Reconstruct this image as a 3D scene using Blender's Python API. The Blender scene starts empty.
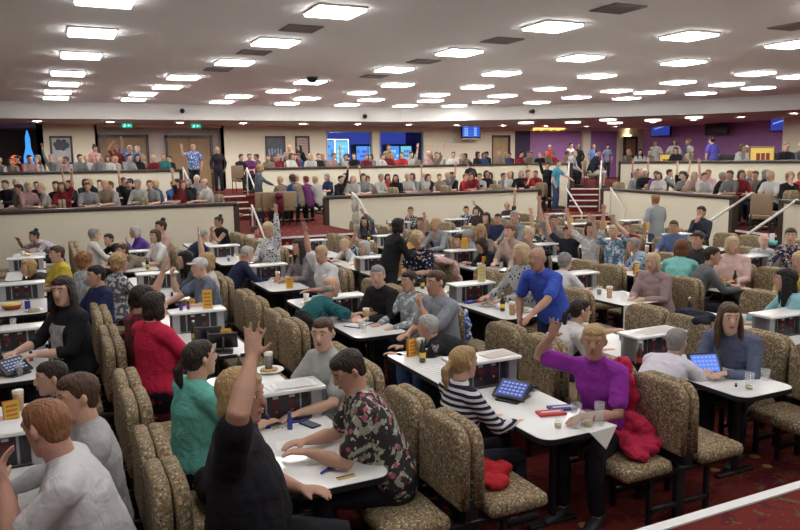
import bpy, bmesh, math, random
import numpy as np
from mathutils import Vector, Matrix, Euler
random.seed(7)
V = Vector
C = bpy.context.scene.collection
R = math.radians

# ------------------------------------------------------------------ camera
F, CX, CY, CZ = 735.0, 400.0, 265.0, 2.52
pitch = math.atan2(103, 735); yaw = R(25.6); roll = math.atan(.015)
fw = V((math.sin(yaw)*math.cos(pitch), math.cos(yaw)*math.cos(pitch), -math.sin(pitch)))
r0 = V((math.cos(yaw), -math.sin(yaw), 0)); u0 = r0.cross(fw)
rt = r0*math.cos(roll) - u0*math.sin(roll); up = u0*math.cos(roll) + r0*math.sin(roll)
def ray(px, py): return fw + rt*((px-CX)/F) - up*((py-CY)/F)
def at(px, py, z):
    d = ray(px, py); t = (z-CZ)/d.z
    return V((d.x*t, d.y*t, z))
def atY(px, py, Y):
    d = ray(px, py); t = Y/d.y
    return V((d.x*t, Y, CZ+d.z*t))
def atX(px, py, X):
    d = ray(px, py); t = X/d.x
    return V((X, d.y*t, CZ+d.z*t))
def proj(p):
    q = V(p)-V((0, 0, CZ)); d = q.dot(fw)
    return CX+F*q.dot(rt)/d, CY-F*q.dot(up)/d
cam = bpy.data.cameras.new('camera'); co = bpy.data.objects.new('camera', cam); C.objects.link(co)
cam.sensor_width = 36; cam.lens = F/800*36; cam.clip_end = 200
M4 = Matrix((rt, up, -fw)).transposed().to_4x4(); M4.translation = V((0, 0, CZ)); co.matrix_world = M4
bpy.context.scene.camera = co

# ------------------------------------------------------------------ materials
MATS = {}
def nodes(name):
    m = bpy.data.materials.new(name); m.use_nodes = True
    nt = m.node_tree; b = nt.nodes['Principled BSDF']
    return m, nt, b
def L(nt, a, b): nt.links.new(a, b)
def mat(name, col, rough=.6, metal=0, emit=None, es=0, trans=0, spec=.5, noise=0, nscale=8, bump=0, bscale=60, coat=0):
    if name in MATS: return MATS[name]
    m, nt, b = nodes(name)
    b.inputs['Base Color'].default_value = (*col, 1); b.inputs['Roughness'].default_value = rough
    b.inputs['Metallic'].default_value = metal; b.inputs['Specular IOR Level'].default_value = spec
    b.inputs['Coat Weight'].default_value = coat
    if emit: b.inputs['Emission Color'].default_value = (*emit, 1); b.inputs['Emission Strength'].default_value = es
    if trans: b.inputs['Transmission Weight'].default_value = trans; b.inputs['IOR'].default_value = 1.3
    tc = nt.nodes.new('ShaderNodeTexCoord')
    if noise:
        n = nt.nodes.new('ShaderNodeTexNoise'); n.inputs['Scale'].default_value = nscale; L(nt, tc.outputs['Object'], n.inputs['Vector'])
        mx = nt.nodes.new('ShaderNodeMix'); mx.data_type = 'RGBA'
        mx.inputs[6].default_value = (*[c*(1-noise) for c in col], 1); mx.inputs[7].default_value = (*[min(1, c*(1+noise)) for c in col], 1)
        L(nt, n.outputs['Fac'], mx.inputs[0]); L(nt, mx.outputs[2], b.inputs['Base Color'])
    if bump:
        n = nt.nodes.new('ShaderNodeTexNoise'); n.inputs['Scale'].default_value = bscale; L(nt, tc.outputs['Object'], n.inputs['Vector'])
        bp = nt.nodes.new('ShaderNodeBump'); bp.inputs['Strength'].default_value = bump; bp.inputs['Distance'].default_value = .02
        L(nt, n.outputs['Fac'], bp.inputs['Height']); L(nt, bp.outputs['Normal'], b.inputs['Normal'])
    MATS[name] = m
    return m
def cells(name, cols, scale, rough=.85, rnd=1.0, bump=.3):
    """confetti woven fabric: voronoi cells picking one of several yarn colours"""
    m, nt, b = nodes(name)
    tc = nt.nodes.new('ShaderNodeTexCoord'); vo = nt.nodes.new('ShaderNodeTexVoronoi')
    vo.inputs['Scale'].default_value = scale; vo.inputs['Randomness'].default_value = rnd
    sep = nt.nodes.new('ShaderNodeSeparateColor'); cr = nt.nodes.new('ShaderNodeValToRGB'); cr.color_ramp.interpolation = 'CONSTANT'
    L(nt, tc.outputs['Object'], vo.inputs['Vector']); L(nt, vo.outputs['Color'], sep.inputs[0]); L(nt, sep.outputs[0], cr.inputs[0])
    el = cr.color_ramp.elements
    while len(el) > 1: el.remove(el[-1])
    tot = sum(w for w, _ in cols); p = 0
    for i, (w, c) in enumerate(cols):
        e = el[0] if i == 0 else el.new(p/tot)
        e.position = p/tot; e.color = (*c, 1); p += w
    L(nt, cr.outputs[0], b.inputs['Base Color']); b.inputs['Roughness'].default_value = rough
    bp = nt.nodes.new('ShaderNodeBump'); bp.inputs['Strength'].default_value = bump; bp.inputs['Distance'].default_value = .004
    L(nt, sep.outputs[1], bp.inputs['Height']); L(nt, bp.outputs['Normal'], b.inputs['Normal'])
    MATS[name] = m; return m
def cloth(kind):
    """clothing that takes its colour from the object colour; the pattern is part of the weave"""
    nm = 'cloth_'+kind
    if nm in MATS: return MATS[nm]
    m, nt, b = nodes(nm); N = nt.nodes.new
    oi = N('ShaderNodeObjectInfo'); tc = N('ShaderNodeTexCoord')
    b.inputs['Roughness'].default_value = .85; b.inputs['Specular IOR Level'].default_value = .2
    base = oi.outputs['Color']
    def mixc(fac, c2, src):
        mx = N('ShaderNodeMix'); mx.data_type = 'RGBA'; L(nt, fac, mx.inputs[0]); L(nt, src, mx.inputs[6]); mx.inputs[7].default_value = (*c2, 1)
        return mx.outputs[2]
    def thr(sock, t, less=False):
        k = N('ShaderNodeMath'); k.operation = 'LESS_THAN' if less else 'GREATER_THAN'; L(nt, sock, k.inputs[0]); k.inputs[1].default_value = t
        return k.outputs[0]
    def vor(sc):
        v = N('ShaderNodeTexVoronoi'); v.inputs['Scale'].default_value = sc; L(nt, tc.outputs['Object'], v.inputs['Vector']); return v
    def noi(sc):
        v = N('ShaderNodeTexNoise'); v.inputs['Scale'].default_value = sc; L(nt, tc.outputs['Object'], v.inputs['Vector']); return v
    def wav(sc, d, dist=0):
        v = N('ShaderNodeTexWave'); v.inputs['Scale'].default_value = sc; v.bands_direction = d; v.inputs['Distortion'].default_value = dist; L(nt, tc.outputs['Object'], v.inputs['Vector']); return v
    if kind == 'floral':
        base = mixc(thr(noi(16).outputs['Fac'], .56), (.30, .31, .24), base)
        base = mixc(thr(noi(24).outputs['Fac'], .60), (.50, .46, .42), base)
        base = mixc(thr(vor(14).outputs['Distance'], .27, True), (.40, .10, .16), base)
    elif kind == 'spots':
        base = mixc(thr(vor(26).outputs['Distance'], .3, True), (.75, .72, .7), base)
    elif kind == 'darkspots':
        base = mixc(thr(vor(22).outputs['Distance'], .33, True), (.04, .04, .05), base)
    elif kind == 'stripes':
        base = mixc(thr(wav(7.5, 'Z').outputs['Fac'], .55), (.62, .62, .66), base)
    elif kind == 'pinstripes':
        base = mixc(thr(wav(14, 'X').outputs['Fac'], .8), (.03, .05, .10), base)
    elif kind == 'plaid':
        base = mixc(thr(wav(5, 'X').outputs['Fac'], .6), (.03, .03, .035), base)
        base = mixc(thr(wav(5, 'Z').outputs['Fac'], .75), (.04, .04, .05), base)
    elif kind == 'marl':
        base = mixc(thr(noi(60).outputs['Fac'], .52), (.10, .12, .18), base)
    elif kind == 'blotch':
        base = mixc(thr(noi(20).outputs['Fac'], .54), (.55, .58, .62), base)
    L(nt, base, b.inputs['Base Color'])
    n1 = noi(9); n1.inputs['Detail'].default_value = 3; n1.inputs['Distortion'].default_value = 1.2
    bp = N('ShaderNodeBump'); bp.inputs['Strength'].default_value = .4; bp.inputs['Distance'].default_value = .04
    L(nt, n1.outputs['Fac'], bp.inputs['Height']); L(nt, bp.outputs['Normal'], b.inputs['Normal'])
    MATS[nm] = m; return m
def tinted(name, rough, bump=0, bscale=20, stretch=None):
    m, nt, b = nodes(name); oi = nt.nodes.new('ShaderNodeObjectInfo')
    L(nt, oi.outputs['Color'], b.inputs['Base Color']); b.inputs['Roughness'].default_value = rough; b.inputs['Specular IOR Level'].default_value = .3
    if bump:
        tc = nt.nodes.new('ShaderNodeTexCoord'); mp = nt.nodes.new('ShaderNodeMapping'); n = nt.nodes.new('ShaderNodeTexNoise')
        if stretch: mp.inputs['Scale'].default_value = stretch
        n.inputs['Scale'].default_value = bscale; L(nt, tc.outputs['Object'], mp.inputs[0]); L(nt, mp.outputs[0], n.inputs['Vector'])
        bp = nt.nodes.new('ShaderNodeBump'); bp.inputs['Strength'].default_value = bump; bp.inputs['Distance'].default_value = .02
        L(nt, n.outputs['Fac'], bp.inputs['Height']); L(nt, bp.outputs['Normal'], b.inputs['Normal'])
    MATS[name] = m; return m
SKIN = tinted('skin', .55, .15, 90); HAIR = tinted('hair', .5, .9, 26, (3, 3, .6)); TINT = tinted('dyed', .45)
BENCHF = cells('booth_fabric', [(5, (.25, .18, .095)), (4, (.16, .12, .072)), (3, (.34, .265, .16)), (1.6, (.075, .06, .045)), (1.5, (.16, .17, .08)), (1.2, (.33, .12, .06)), (1.2, (.50, .45, .33))], 95)
BENCHM = cells('booth_fabric_aged', [(5, (.24, .19, .14)), (4, (.19, .15, .11)), (3, (.29, .24, .18))], 60)
CREAM = mat('cream_paint', (.76, .72, .57), .7, bump=.05, bscale=40)
WALLP = mat('wall_paint', (.76, .71, .58), .75, bump=.05, bscale=40)
WOODD = mat('dark_wood', (.045, .03, .025), .35, noise=.4, nscale=14)
WOODM = mat('brown_door', (.30, .19, .10), .5, noise=.15, nscale=6)
WHITE = mat('white_laminate', (.80, .81, .80), .25, coat=.2)
BLACKE = mat('black_edge', (.015, .015, .018), .4)
STEEL = mat('black_steel', (.02, .02, .022), .4, metal=.3)
SILVER = mat('silver_panel', (.42, .42, .44), .35, metal=.5)
RAIL = mat('painted_rail', (.62, .60, .57), .35, metal=.2)
CEIL = mat('ceiling_board', (.90, .88, .89), .9, bump=.15, bscale=120)
BULK = mat('bulkhead_paint', (.90, .90, .88), .8)
PURPLE = mat('purple_paint', (.38, .18, .46), .6, noise=.15, nscale=3)
NOSE = mat('nosing', (.70, .70, .70), .5)
GLASS = mat('glass', (.86, .88, .88), .05, coat=.8); GLASS.node_tree.nodes['Principled BSDF'].inputs['Alpha'].default_value = .17
# carpet
m, nt, b = nodes('carpet'); tc = nt.nodes.new('ShaderNodeTexCoord')
def _n(t, sc):
    v = nt.nodes.new(t); v.inputs['Scale'].default_value = sc; L(nt, tc.outputs['Object'], v.inputs['Vector']); return v
na, nb, vc, nf = _n('ShaderNodeTexNoise', 5), _n('ShaderNodeTexNoise', 9), _n('ShaderNodeTexVoronoi', 2.6), _n('ShaderNodeTexNoise', 160)
na.inputs['Distortion'].default_value = 1.5; nb.inputs['Distortion'].default_value = 2
def _ramp(sock, stops):
    r = nt.nodes.new('ShaderNodeValToRGB'); L(nt, sock, r.inputs[0]); e = r.color_ramp.elements
    e[0].position, e[0].color = stops[0][0], (*stops[0][1], 1); e[1].position, e[1].color = stops[1][0], (*stops[1][1], 1)
    return r.outputs[0]
def _mix(f, a, c):
    x = nt.nodes.new('ShaderNodeMix'); x.data_type = 'RGBA'; L(nt, f, x.inputs[0]); L(nt, a, x.inputs[6])
    if hasattr(c, 'links'): L(nt, c, x.inputs[7])
    else: x.inputs[7].default_value = (*c, 1)
    return x.outputs[2]
base = _ramp(nf.outputs['Fac'], [(.3, (.085, .012, .011)), (.7, (.17, .026, .02))])
f1 = _ramp(na.outputs['Fac'], [(.56, (0, 0, 0)), (.60, (1, 1, 1))]); base = _mix(f1, base, (.085, .012, .018))
f2 = _ramp(nb.outputs['Fac'], [(.62, (0, 0, 0)), (.65, (1, 1, 1))]); base = _mix(f2, base, (.10, .07, .035))
f3 = _ramp(vc.outputs['Distance'], [(.10, (1, 1, 1)), (.13, (0, 0, 0))]); base = _mix(f3, base, (.42, .22, .08))
L(nt, base, b.inputs['Base Color']); b.inputs['Roughness'].default_value = .95; b.inputs['Specular IOR Level'].default_value = .1
CARPET = m

# ------------------------------------------------------------------ object helpers
def setp(o, label=None, cat=None, group=None, kind=None):
    if label: o['label'] = label
    if cat: o['category'] = cat
    if group: o['group'] = group
    if kind: o['kind'] = kind
    return o
def empty(name, loc=(0, 0, 0), rz=0, label=None, cat=None, group=None):
    o = bpy.data.objects.new(name, None); o.empty_display_size = .1; C.objects.link(o)
    o.location = loc; o.rotation_euler = (0, 0, rz); return setp(o, label, cat, group)
def link(name, me, parent=None, loc=None, color=None):
    o = bpy.data.objects.new(name, me); C.objects.link(o)
    if parent is not None: o.parent = parent
    if loc is not None: o.location = loc
    if color: o.color = (*color, 1)
    return o
def copy_tree(o, parent=None):
    c = o.copy(); C.objects.link(c)
    if parent is not None: c.parent = parent
    for ch in list(o.children): copy_tree(ch, c)
    return c
class MB:
    """collects shapes into one mesh"""
    def __init__(s): s.v = []; s.f = []; s.m = []; s.sm = []
    def add(s, vs, fs, mi=0, smooth=False):
        k = len(s.v); s.v += [tuple(p) for p in vs]; s.f += [tuple(i+k for i in f) for f in fs]; s.m += [mi]*len(fs); s.sm += [smooth]*len(fs)
        return s
    def box(s, x0, x1, y0, y1, z0, z1, mi=0):
        vs = [(x, y, z) for z in (z0, z1) for y in (y0, y1) for x in (x0, x1)]
        return s.add(vs, [(0, 2, 3, 1), (4, 5, 7, 6), (0, 1, 5, 4), (2, 6, 7, 3), (0, 4, 6, 2), (1, 3, 7, 5)], mi)
    def rbox(s, x0, x1, y0, y1, z0, z1, r, seg=3, mi=0):
        bm = bmesh.new(); bmesh.ops.create_cube(bm, size=1)
        for v in bm.verts: v.co = ((x0+x1)/2+v.co.x*(x1-x0), (y0+y1)/2+v.co.y*(y1-y0), (z0+z1)/2+v.co.z*(z1-z0))
        bmesh.ops.bevel(bm, geom=bm.edges[:], offset=r, segments=seg, profile=.5, affect='EDGES')
        bm.verts.index_update(); vs = [v.co[:] for v in bm.verts]; fs = [[v.index for v in f.verts] for f in bm.faces]; bm.free()
        return s.add(vs, fs, mi, True)
    def prism(s, poly, z0, z1, mi=0):
        n = len(poly); vs = [(x, y, z0) for x, y in poly]+[(x, y, z1) for x, y in poly]
        fs = [tuple(reversed(range(n))), tuple(range(n, 2*n))]+[(i, (i+1) % n, n+(i+1) % n, n+i) for i in range(n)]
        return s.add(vs, fs, mi)
    def tube(s, pts, rad, n=10, mi=0, side=None, caps=True, smooth=True):
        pts = [V(p) for p in pts]; k = len(pts)
        rad = [(r, r) if not isinstance(r, tuple) else r for r in (rad if isinstance(rad, (list,)) else [rad]*k)]
        rings = []; 
        ref = V(side) if side is not None else None
        tans = [(pts[min(i+1, k-1)]-pts[max(i-1, 0)]).normalized() for i in range(k)]
        if ref is None:
            t = tans[0]; ref = t.orthogonal()
        for i in range(k):
            t = tans[i]; a = ref-t*ref.dot(t)
            if a.length < 1e-4: a = t.orthogonal()
            a.normalize(); b = t.cross(a)
            if side is None: ref = a
            rings.append((pts[i], a, b, rad[i]))
        if caps:
            p, a, b, r = rings[0]; q = min(r); rings.insert(0, (p-tans[0]*q*.6, a, b, (r[0]*.75, r[1]*.75)))
            p, a, b, r = rings[-1]; q = min(r); rings.append((p+tans[-1]*q*.6, a, b, (r[0]*.75, r[1]*.75)))
        vs = []; 
        for p, a, b, r in rings:
            for j in range(n):
                th = 2*math.pi*j/n; vs.append(p+a*(r[0]*math.cos(th))+b*(r[1]*math.sin(th)))
        m_ = len(rings); fs = [(i*n+j, i*n+(j+1) % n, (i+1)*n+(j+1) % n, (i+1)*n+j) for i in range(m_-1) for j in range(n)]
        if caps:
            vs.append(rings[0][0]-tans[0]*min(rings[0][3])*.45); vs.append(rings[-1][0]+tans[-1]*min(rings[-1][3])*.45)
            A, B = m_*n, m_*n+1
            fs += [(A, (j+1) % n, j) for j in range(n)]+[(B, (m_-1)*n+j, (m_-1)*n+(j+1) % n) for j in range(n)]
        else:
            fs += [tuple(reversed(range(n))), tuple((m_-1)*n+j for j in range(n))]
        return s.add(vs, fs, mi, smooth)
    def lathe(s, prof, cx=0, cy=0, n=16, mi=0, cap=True, smooth=True):
        vs = [(cx+r*math.cos(2*math.pi*j/n), cy+r*math.sin(2*math.pi*j/n), z) for r, z in prof for j in range(n)]
        m_ = len(prof); fs = [(i*n+j, i*n+(j+1) % n, (i+1)*n+(j+1) % n, (i+1)*n+j) for i in range(m_-1) for j in range(n)]
        if cap: fs += [tuple(reversed(range(n))), tuple((m_-1)*n+j for j in range(n))]
        return s.add(vs, fs, mi, smooth)
    def ell(s, c, r, n=12, m=8, mi=0, rot=None):
        vs = []; c = V(c)
        for i in range(1, m):
            ph = math.pi*i/m
            for j in range(n):
                th = 2*math.pi*j/n; p = V((r[0]*math.sin(ph)*math.cos(th), r[1]*math.sin(ph)*math.sin(th), -r[2]*math.cos(ph)))
                vs.append(c+(rot@p if rot else p))
        bt = V((0, 0, -r[2])); tp = V((0, 0, r[2])); vs += [c+(rot@bt if rot else bt), c+(rot@tp if rot else tp)]
        fs = [(i*n+j, i*n+(j+1) % n, (i+1)*n+(j+1) % n, (i+1)*n+j) for i in range(m-2) for j in range(n)]
        A, B = (m-1)*n, (m-1)*n+1
        fs += [(A, (j+1) % n, j) for j in range(n)]+[(B, (m-2)*n+j, (m-2)*n+(j+1) % n) for j in range(n)]
        return s.add(vs, fs, mi, True)
    def xf(s, M):
        s.v = [tuple(M@V(p)) for p in s.v]; return s
    def mesh(s, name, mats):
        me = bpy.data.meshes.new(name); me.from_pydata(s.v, [], s.f)
        for m_ in (mats if isinstance(mats, (list, tuple)) else [mats]): me.materials.append(m_)
        me.polygons.foreach_set('material_index', s.m); me.polygons.foreach_set('use_smooth', s.sm); me.update()
        return me
    def build(s, name, mats, parent=None, loc=None, color=None): return link(name, s.mesh(name, mats), parent, loc, color)
def remesh(mb, name, mats, vox, smooth=2, noise=0, nsc=.05):
    me = mb.mesh(name, mats); o = bpy.data.objects.new('tmp', me); C.objects.link(o)
    md = o.modifiers.new('r', 'REMESH'); md.mode = 'VOXEL'; md.voxel_size = vox; md.use_smooth_shade = True
    if smooth:
        sm = o.modifiers.new('s', 'SMOOTH'); sm.factor = .5; sm.iterations = smooth
    if noise:
        tx = bpy.data.textures.get('nz%g' % nsc) or bpy.data.textures.new('nz%g' % nsc, 'CLOUDS'); tx.noise_scale = nsc
        d = o.modifiers.new('d', 'DISPLACE'); d.texture = tx; d.strength = noise; d.mid_level = .5; d.texture_coords = 'LOCAL'
    dg = bpy.context.evaluated_depsgraph_get(); out = bpy.data.meshes.new_from_object(o.evaluated_get(dg)); out.name = name
    if not out.materials:
        for m_ in (mats if isinstance(mats, (list, tuple)) else [mats]): out.materials.append(m_)
    bpy.data.objects.remove(o); bpy.data.meshes.remove(me)
    return out
ORD = ['zeroth', 'first', 'second', 'third', 'fourth', 'fifth', 'sixth', 'seventh', 'eighth', 'ninth', 'tenth', 'eleventh', 'twelfth']
def ordn(i):
    if i < len(ORD): return ORD[i]
    return '%d%s' % (i, 'th' if 10 <= i % 100 <= 20 else {1: 'st', 2: 'nd', 3: 'rd'}.get(i % 10, 'th'))
# ------------------------------------------------------------------ people
HEADR = [(-.118, .024, .022, .055), (-.102, .043, .042, .038), (-.072, .056, .064, .020), (-.035, .066, .083, .006), (.010, .073, .092, 0), (.050, .076, .095, -.004), (.085, .066, .083, -.008), (.107, .044, .057, -.010), (.118, .018, .024, -.010)]
def head_prims(mb, Mh, fine):
    n = 16; vs = []; fs = []
    for z, w, d, y in HEADR:
        for j in range(n):
            th = 2*math.pi*j/n; vs.append(Mh@V((w*math.cos(th), y+d*math.sin(th), z)))
    k = len(HEADR)
    fs = [(i*n+j, i*n+(j+1) % n, (i+1)*n+(j+1) % n, (i+1)*n+j) for i in range(k-1) for j in range(n)]+[tuple(reversed(range(n))), tuple((k-1)*n+j for j in range(n))]
    mb.add(vs, fs)
    T = lambda p: Mh@V(p)
    mb.tube([T((0, .084, .018)), T((0, .098, -.008)), T((0, .101, -.024))], [.010, .014, .016], 8)
    mb.tube([T((-.020, .078, -.058)), T((0, .084, -.058)), T((.020, .078, -.058))], [.008, .011, .008], 6)
    mb.tube([T((-.05, .070, .035)), T((0, .083, .034)), T((.05, .070, .035))], [.012, .013, .012], 6)
    for s in (-1, 1):
        mb.tube([T((s*.078, -.008, -.022)), T((s*.084, -.012, .004)), T((s*.080, -.010, .024))], [.010, .016, .011], 6)
def ik(S, T, l1, l2, pole):
    d = T-S; L_ = min(d.length, l1+l2-.004); dr = d.normalized(); L_ = max(L_, abs(l1-l2)+.01)
    a = (l1*l1-l2*l2+L_*L_)/(2*L_); h = math.sqrt(max(0, l1*l1-a*a)); pp = pole-dr*pole.dot(dr)
    pp.normalize(); return S+dr*a+pp*h, S+dr*L_
REL = {'table': (-.03, .40, 'T'), 'near': (-.11, .33, 'T'), 'far': (.0, .50, 'T'), 'up': (.10, .10, .52), 'upf': (.04, .34, .38), 'upo': (.26, .06, .44), 'upc': (-.06, .22, .40), 'chin': (-.15, .17, .03), 'mouth': (-.17, .24, .0),
       'lap': (-.08, .26, -.38), 'down': (.07, .04, -.50), 'out': (.02, .50, -.06), 'half': (.06, .34, .10), 'carry': (-.05, .30, -.22), 'reach': (.0, .44, -.30), 'wave': (.22, .22, .22)}
PCACHE = {}
BX = [-1.2, .45, 2.12, 3.85, 5.62, 7.38, 9.08, 10.78, 12.46]
def headpos(lean, slean, bulk, stand=False):
    dv = lambda a, sl: V((math.sin(R(sl)), math.sin(R(a))*math.cos(R(sl)), math.cos(R(a))*math.cos(R(sl)))).normalized()
    d1, d2 = dv(lean*.7-3, slean*.7), dv(lean*1.25+4, slean); c7 = V((0, 0, .93 if stand else .57))+d1*.17+d2*.38
    return c7+(d2+V((0, .15, .5))).normalized()*.055+V((0, .035, .105))
def person_meshes(lod, stand, lean, slean, hyaw, hpitch, la, ra, sleeve, bulk, fem, legs, key_print):
    key = (lod, stand, lean, slean, hyaw, hpitch, la, ra, sleeve, bulk, fem, legs, key_print)
    if key in PCACHE: return PCACHE[key]
    vox = {0: .0095, 1: .0135, 2: .021}[lod]
    hip = V((0, 0, .93 if stand else .57)); b = bulk; sb = math.sqrt(b)
    def dirv(a, sl): return V((math.sin(R(sl)), math.sin(R(a))*math.cos(R(sl)), math.cos(R(a))*math.cos(R(sl)))).normalized()
    d1, d2 = dirv(lean*.7-3, slean*.7), dirv(lean*1.25+4, slean)
    waist = hip+d1*.17; chest = waist+d2*.20; yoke = chest+d2*.13; c7 = yoke+d2*.05
    up1 = (d2+V((0, .15, .5))).normalized()
    hc = c7+up1*.055+V((0, .035, .105))
    Mh = Matrix.Translation(hc) @ Matrix.Rotation(R(hyaw), 4, 'Z') @ Matrix.Rotation(R(hpitch), 4, 'X')
    X = V((1, 0, 0))
    belly = max(0, b-1)
    torso = [(hip-d1*.06, .145*b, .11*b), (hip+d1*.03, .170*b, .120*b), (waist+V((0, belly*.10, 0)), (.140 if fem else .148)*b, .105*b*(1+belly*.5)), (chest-d2*.06+V((0, belly*.07, 0)), .152*b, .110*b), (chest+d2*.03, .168*sb, .112*sb), (yoke, .150*sb, .085*sb), (c7, .075, .06)]
    sh = {s: yoke+V((s*.168*sb, 0, -.012)) for s in (-1, 1)}
    wid = {}
    body, shirt, tro = MB(), MB(), MB()
    head_prims(body, Mh, lod)
    hb = Mh@V((0, -.02, -.055))
    body.tube([c7-d2*.04, c7+up1*.02, hb], [.062*sb, .056*sb, .055*sb], 12)
    def tor(mb, off, full=True):
        mb.tube([t[0] for t in torso], [(t[1]+off, t[2]+off) for t in torso], 18, side=X)
        mb.tube([sh[-1], yoke+d2*.012+V((0, -.01, 0)), sh[1]], [.056*sb+off, .070*sb+off, .056*sb+off], 12)
        if fem:
            for s in (-1, 1): mb.ell(chest+d2*.01+V((s*.07*sb, .068*sb, -.02)), (.070*b+off*.7, .050*b+off*.7, .066*b+off*.7))
    tor(body, 0); tor(shirt, .014)
    joints = {}
    for s, arm in ((-1, la), (1, ra)):
        S = sh[s]
        if isinstance(arm, str): rx, ry, rz = REL[arm]
        else: rx, ry, rz = arm[:3]
        if rz == 'T':
            T = V((S.x+s*rx, S.y+ry, .80))
        else: T = S+V((s*rx, ry, rz))
        raised = T.z > S.z+.2
        isup = raised; toface = arm in ('chin', 'mouth')
        pole = V((s*1.2, -.1, -.5)) if arm == 'upc' or (isup and not isinstance(arm, str)) else V((s*.5, .6, -.5)) if isup else (V((s*.35, .25, -1)) if toface else V((s*.75, -.35, -.9)))
        E_, W = ik(S, T, .285, .255, pole)
        fd = (W-E_).normalized()
        a_ = .048*sb
        body.tube([S, S.lerp(E_, .45), E_, E_.lerp(W, .35), W], [a_+.004, a_, .040*sb, .041*sb, .027], 12)
        if sleeve == 's': shirt.tube([S, S.lerp(E_, .4), S.lerp(E_, .72)], [a_+.016, a_+.017, a_+.019], 12)
        elif sleeve == 'l': shirt.tube([S, S.lerp(E_, .45), E_, E_.lerp(W, .4), E_.lerp(W, .92)], [a_+.016, a_+.012, .053*sb, .050*sb, .037], 12)
        elif sleeve == 'q': shirt.tube([S, S.lerp(E_, .45), E_, E_.lerp(W, .3)], [a_+.016, a_+.012, .053*sb, .050*sb], 12)
        # hand
        if isup: hd = (fd+V((0, .0, .5 if isinstance(arm, str) else .9))).normalized(); pn = V((0, 1, 0)) if isinstance(arm, str) or len(arm) < 4 else V((math.cos(R(arm[3])), math.sin(R(arm[3])), 0)); curl = .12
        elif toface: hd = (fd+V((-s*.1, 0, .6))).normalized(); pn = V((0, -1, .0)); curl = .75
        elif rz == 'T': hd = (fd*.6+V((0, 1, 0))).normalized(); hd.z = max(hd.z, -.12); hd.normalize(); pn = V((0, 0, -1)); curl = .45
        else: hd = fd; pn = V((-s, 0, -.4)).normalized() if arm == 'down' else V((0, 0, -1)); curl = .5
        pn = (pn-hd*pn.dot(hd)).normalized(); sd = hd.cross(pn); sd.normalize()
        if isup and abs(pn.x) < .8: sd = V((s, 0, 0)) - hd*hd.dot(V((s, 0, 0))); sd.normalize(); sd = -sd  # thumb towards the head
        elif sd.dot(V((-s, 0, .3))) < 0: sd = -sd
        body.tube([W-hd*.01, W+hd*.03, W+hd*.06, W+hd*.09], [(.026, .019), (.036, .017), (.041, .016), (.038, .013)], 10, side=sd)
        fr = .0088 if lod == 0 else (.0105 if lod == 1 else .014)
        spread = .30 if isup else .08
        for q, (o_, ln) in enumerate(((.030, .070), (.010, .080), (-.011, .075), (-.030, .058))):
            bd = (hd+sd*(o_/.03)*spread).normalized(); b0 = W+hd*.082+sd*o_
            m1 = b0+bd*ln*.5+pn*ln*curl*.35; bd2 = (bd+pn*curl*1.6).normalized(); m2 = m1+bd2*ln*.5
            body.tube([b0, m1, m2], [fr*1.05, fr, fr*.85], 8)
        t0 = W+hd*.025+sd*.028; td = (hd*.7+sd*(.9 if isup else .6)+pn*.3).normalized()
        body.tube([t0, t0+td*.035, t0+td*.035+(td+hd*.6).normalized()*.032], [fr*1.35, fr*1.2, fr], 8)
        joints[s] = (S, E_, W)
    # legs
    for s in (-1, 1):
        H = hip+V((s*.09*sb, 0, -.02))
        if stand:
            K, A, Tt = V((s*.10, hip.y+.02, .50)), V((s*.11, hip.y-.02, .085)), V((s*.13, hip.y+.15, .03))
        else:
            K, A, Tt = V((s*.13, .42, .53)), V((s*.13, .40 if lod else .36, .085)), V((s*.14, .56, .03))
        tb = .078*sb
        if legs != 'none' and lod < 2 or stand or True:
            body.tube([H, H.lerp(K, .5), K, K.lerp(A, .35), A], [tb, tb*.9, .056*sb, .055*sb, .036], 10)
            body.tube([A+V((0, -.03, -.035)), A+V((0, .05, -.04)), Tt], [.036, .036, .026], 8)
        end = A if legs == 'long' else K.lerp(A, .1)
        tro.tube([H, H.lerp(K, .5), K, K.lerp(A, .35), K.lerp(A, .92)] if legs == 'long' else [H, H.lerp(K, .5), K], [tb+.018, tb*.9+.018, .056*sb+.02, .055*sb+.020, .058] if legs == 'long' else [tb+.018, tb*.9+.018, .076*sb], 10)
        joints['f%d' % s] = (A, Tt)
    tro.tube([hip-d1*.08, hip+d1*.02, hip+d1*.07], [(.150*b, .118*b), (.178*b, .130*b), (.165*b, .122*b)], 16, side=X)
    me_b = remesh(body, 'body', SKIN, vox, 1 if lod < 2 else 1)
    me_s = remesh(shirt, 'top', cloth('plain'), vox*1.15, 2, .012 if lod < 2 else 0, .09)
    me_t = remesh(tro, 'trousers', cloth('plain'), vox*1.4, 2)
    shoe = MB()
    for s in (-1, 1):
        A, Tt = joints['f%d' % s]
        shoe.tube([A+V((0, -.045, -.04)), A+V((0, .05, -.045)), Tt+V((0, .02, .005))], [(.042, .042), (.044, .042), (.036, .028)], 10, side=X)
    me_sh = shoe.mesh('shoes', TINT)
    PCACHE[key] = (me_b, me_s, me_t, me_sh, hc, Mh)
    return PCACHE[key]
HAIRM = {}
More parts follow.
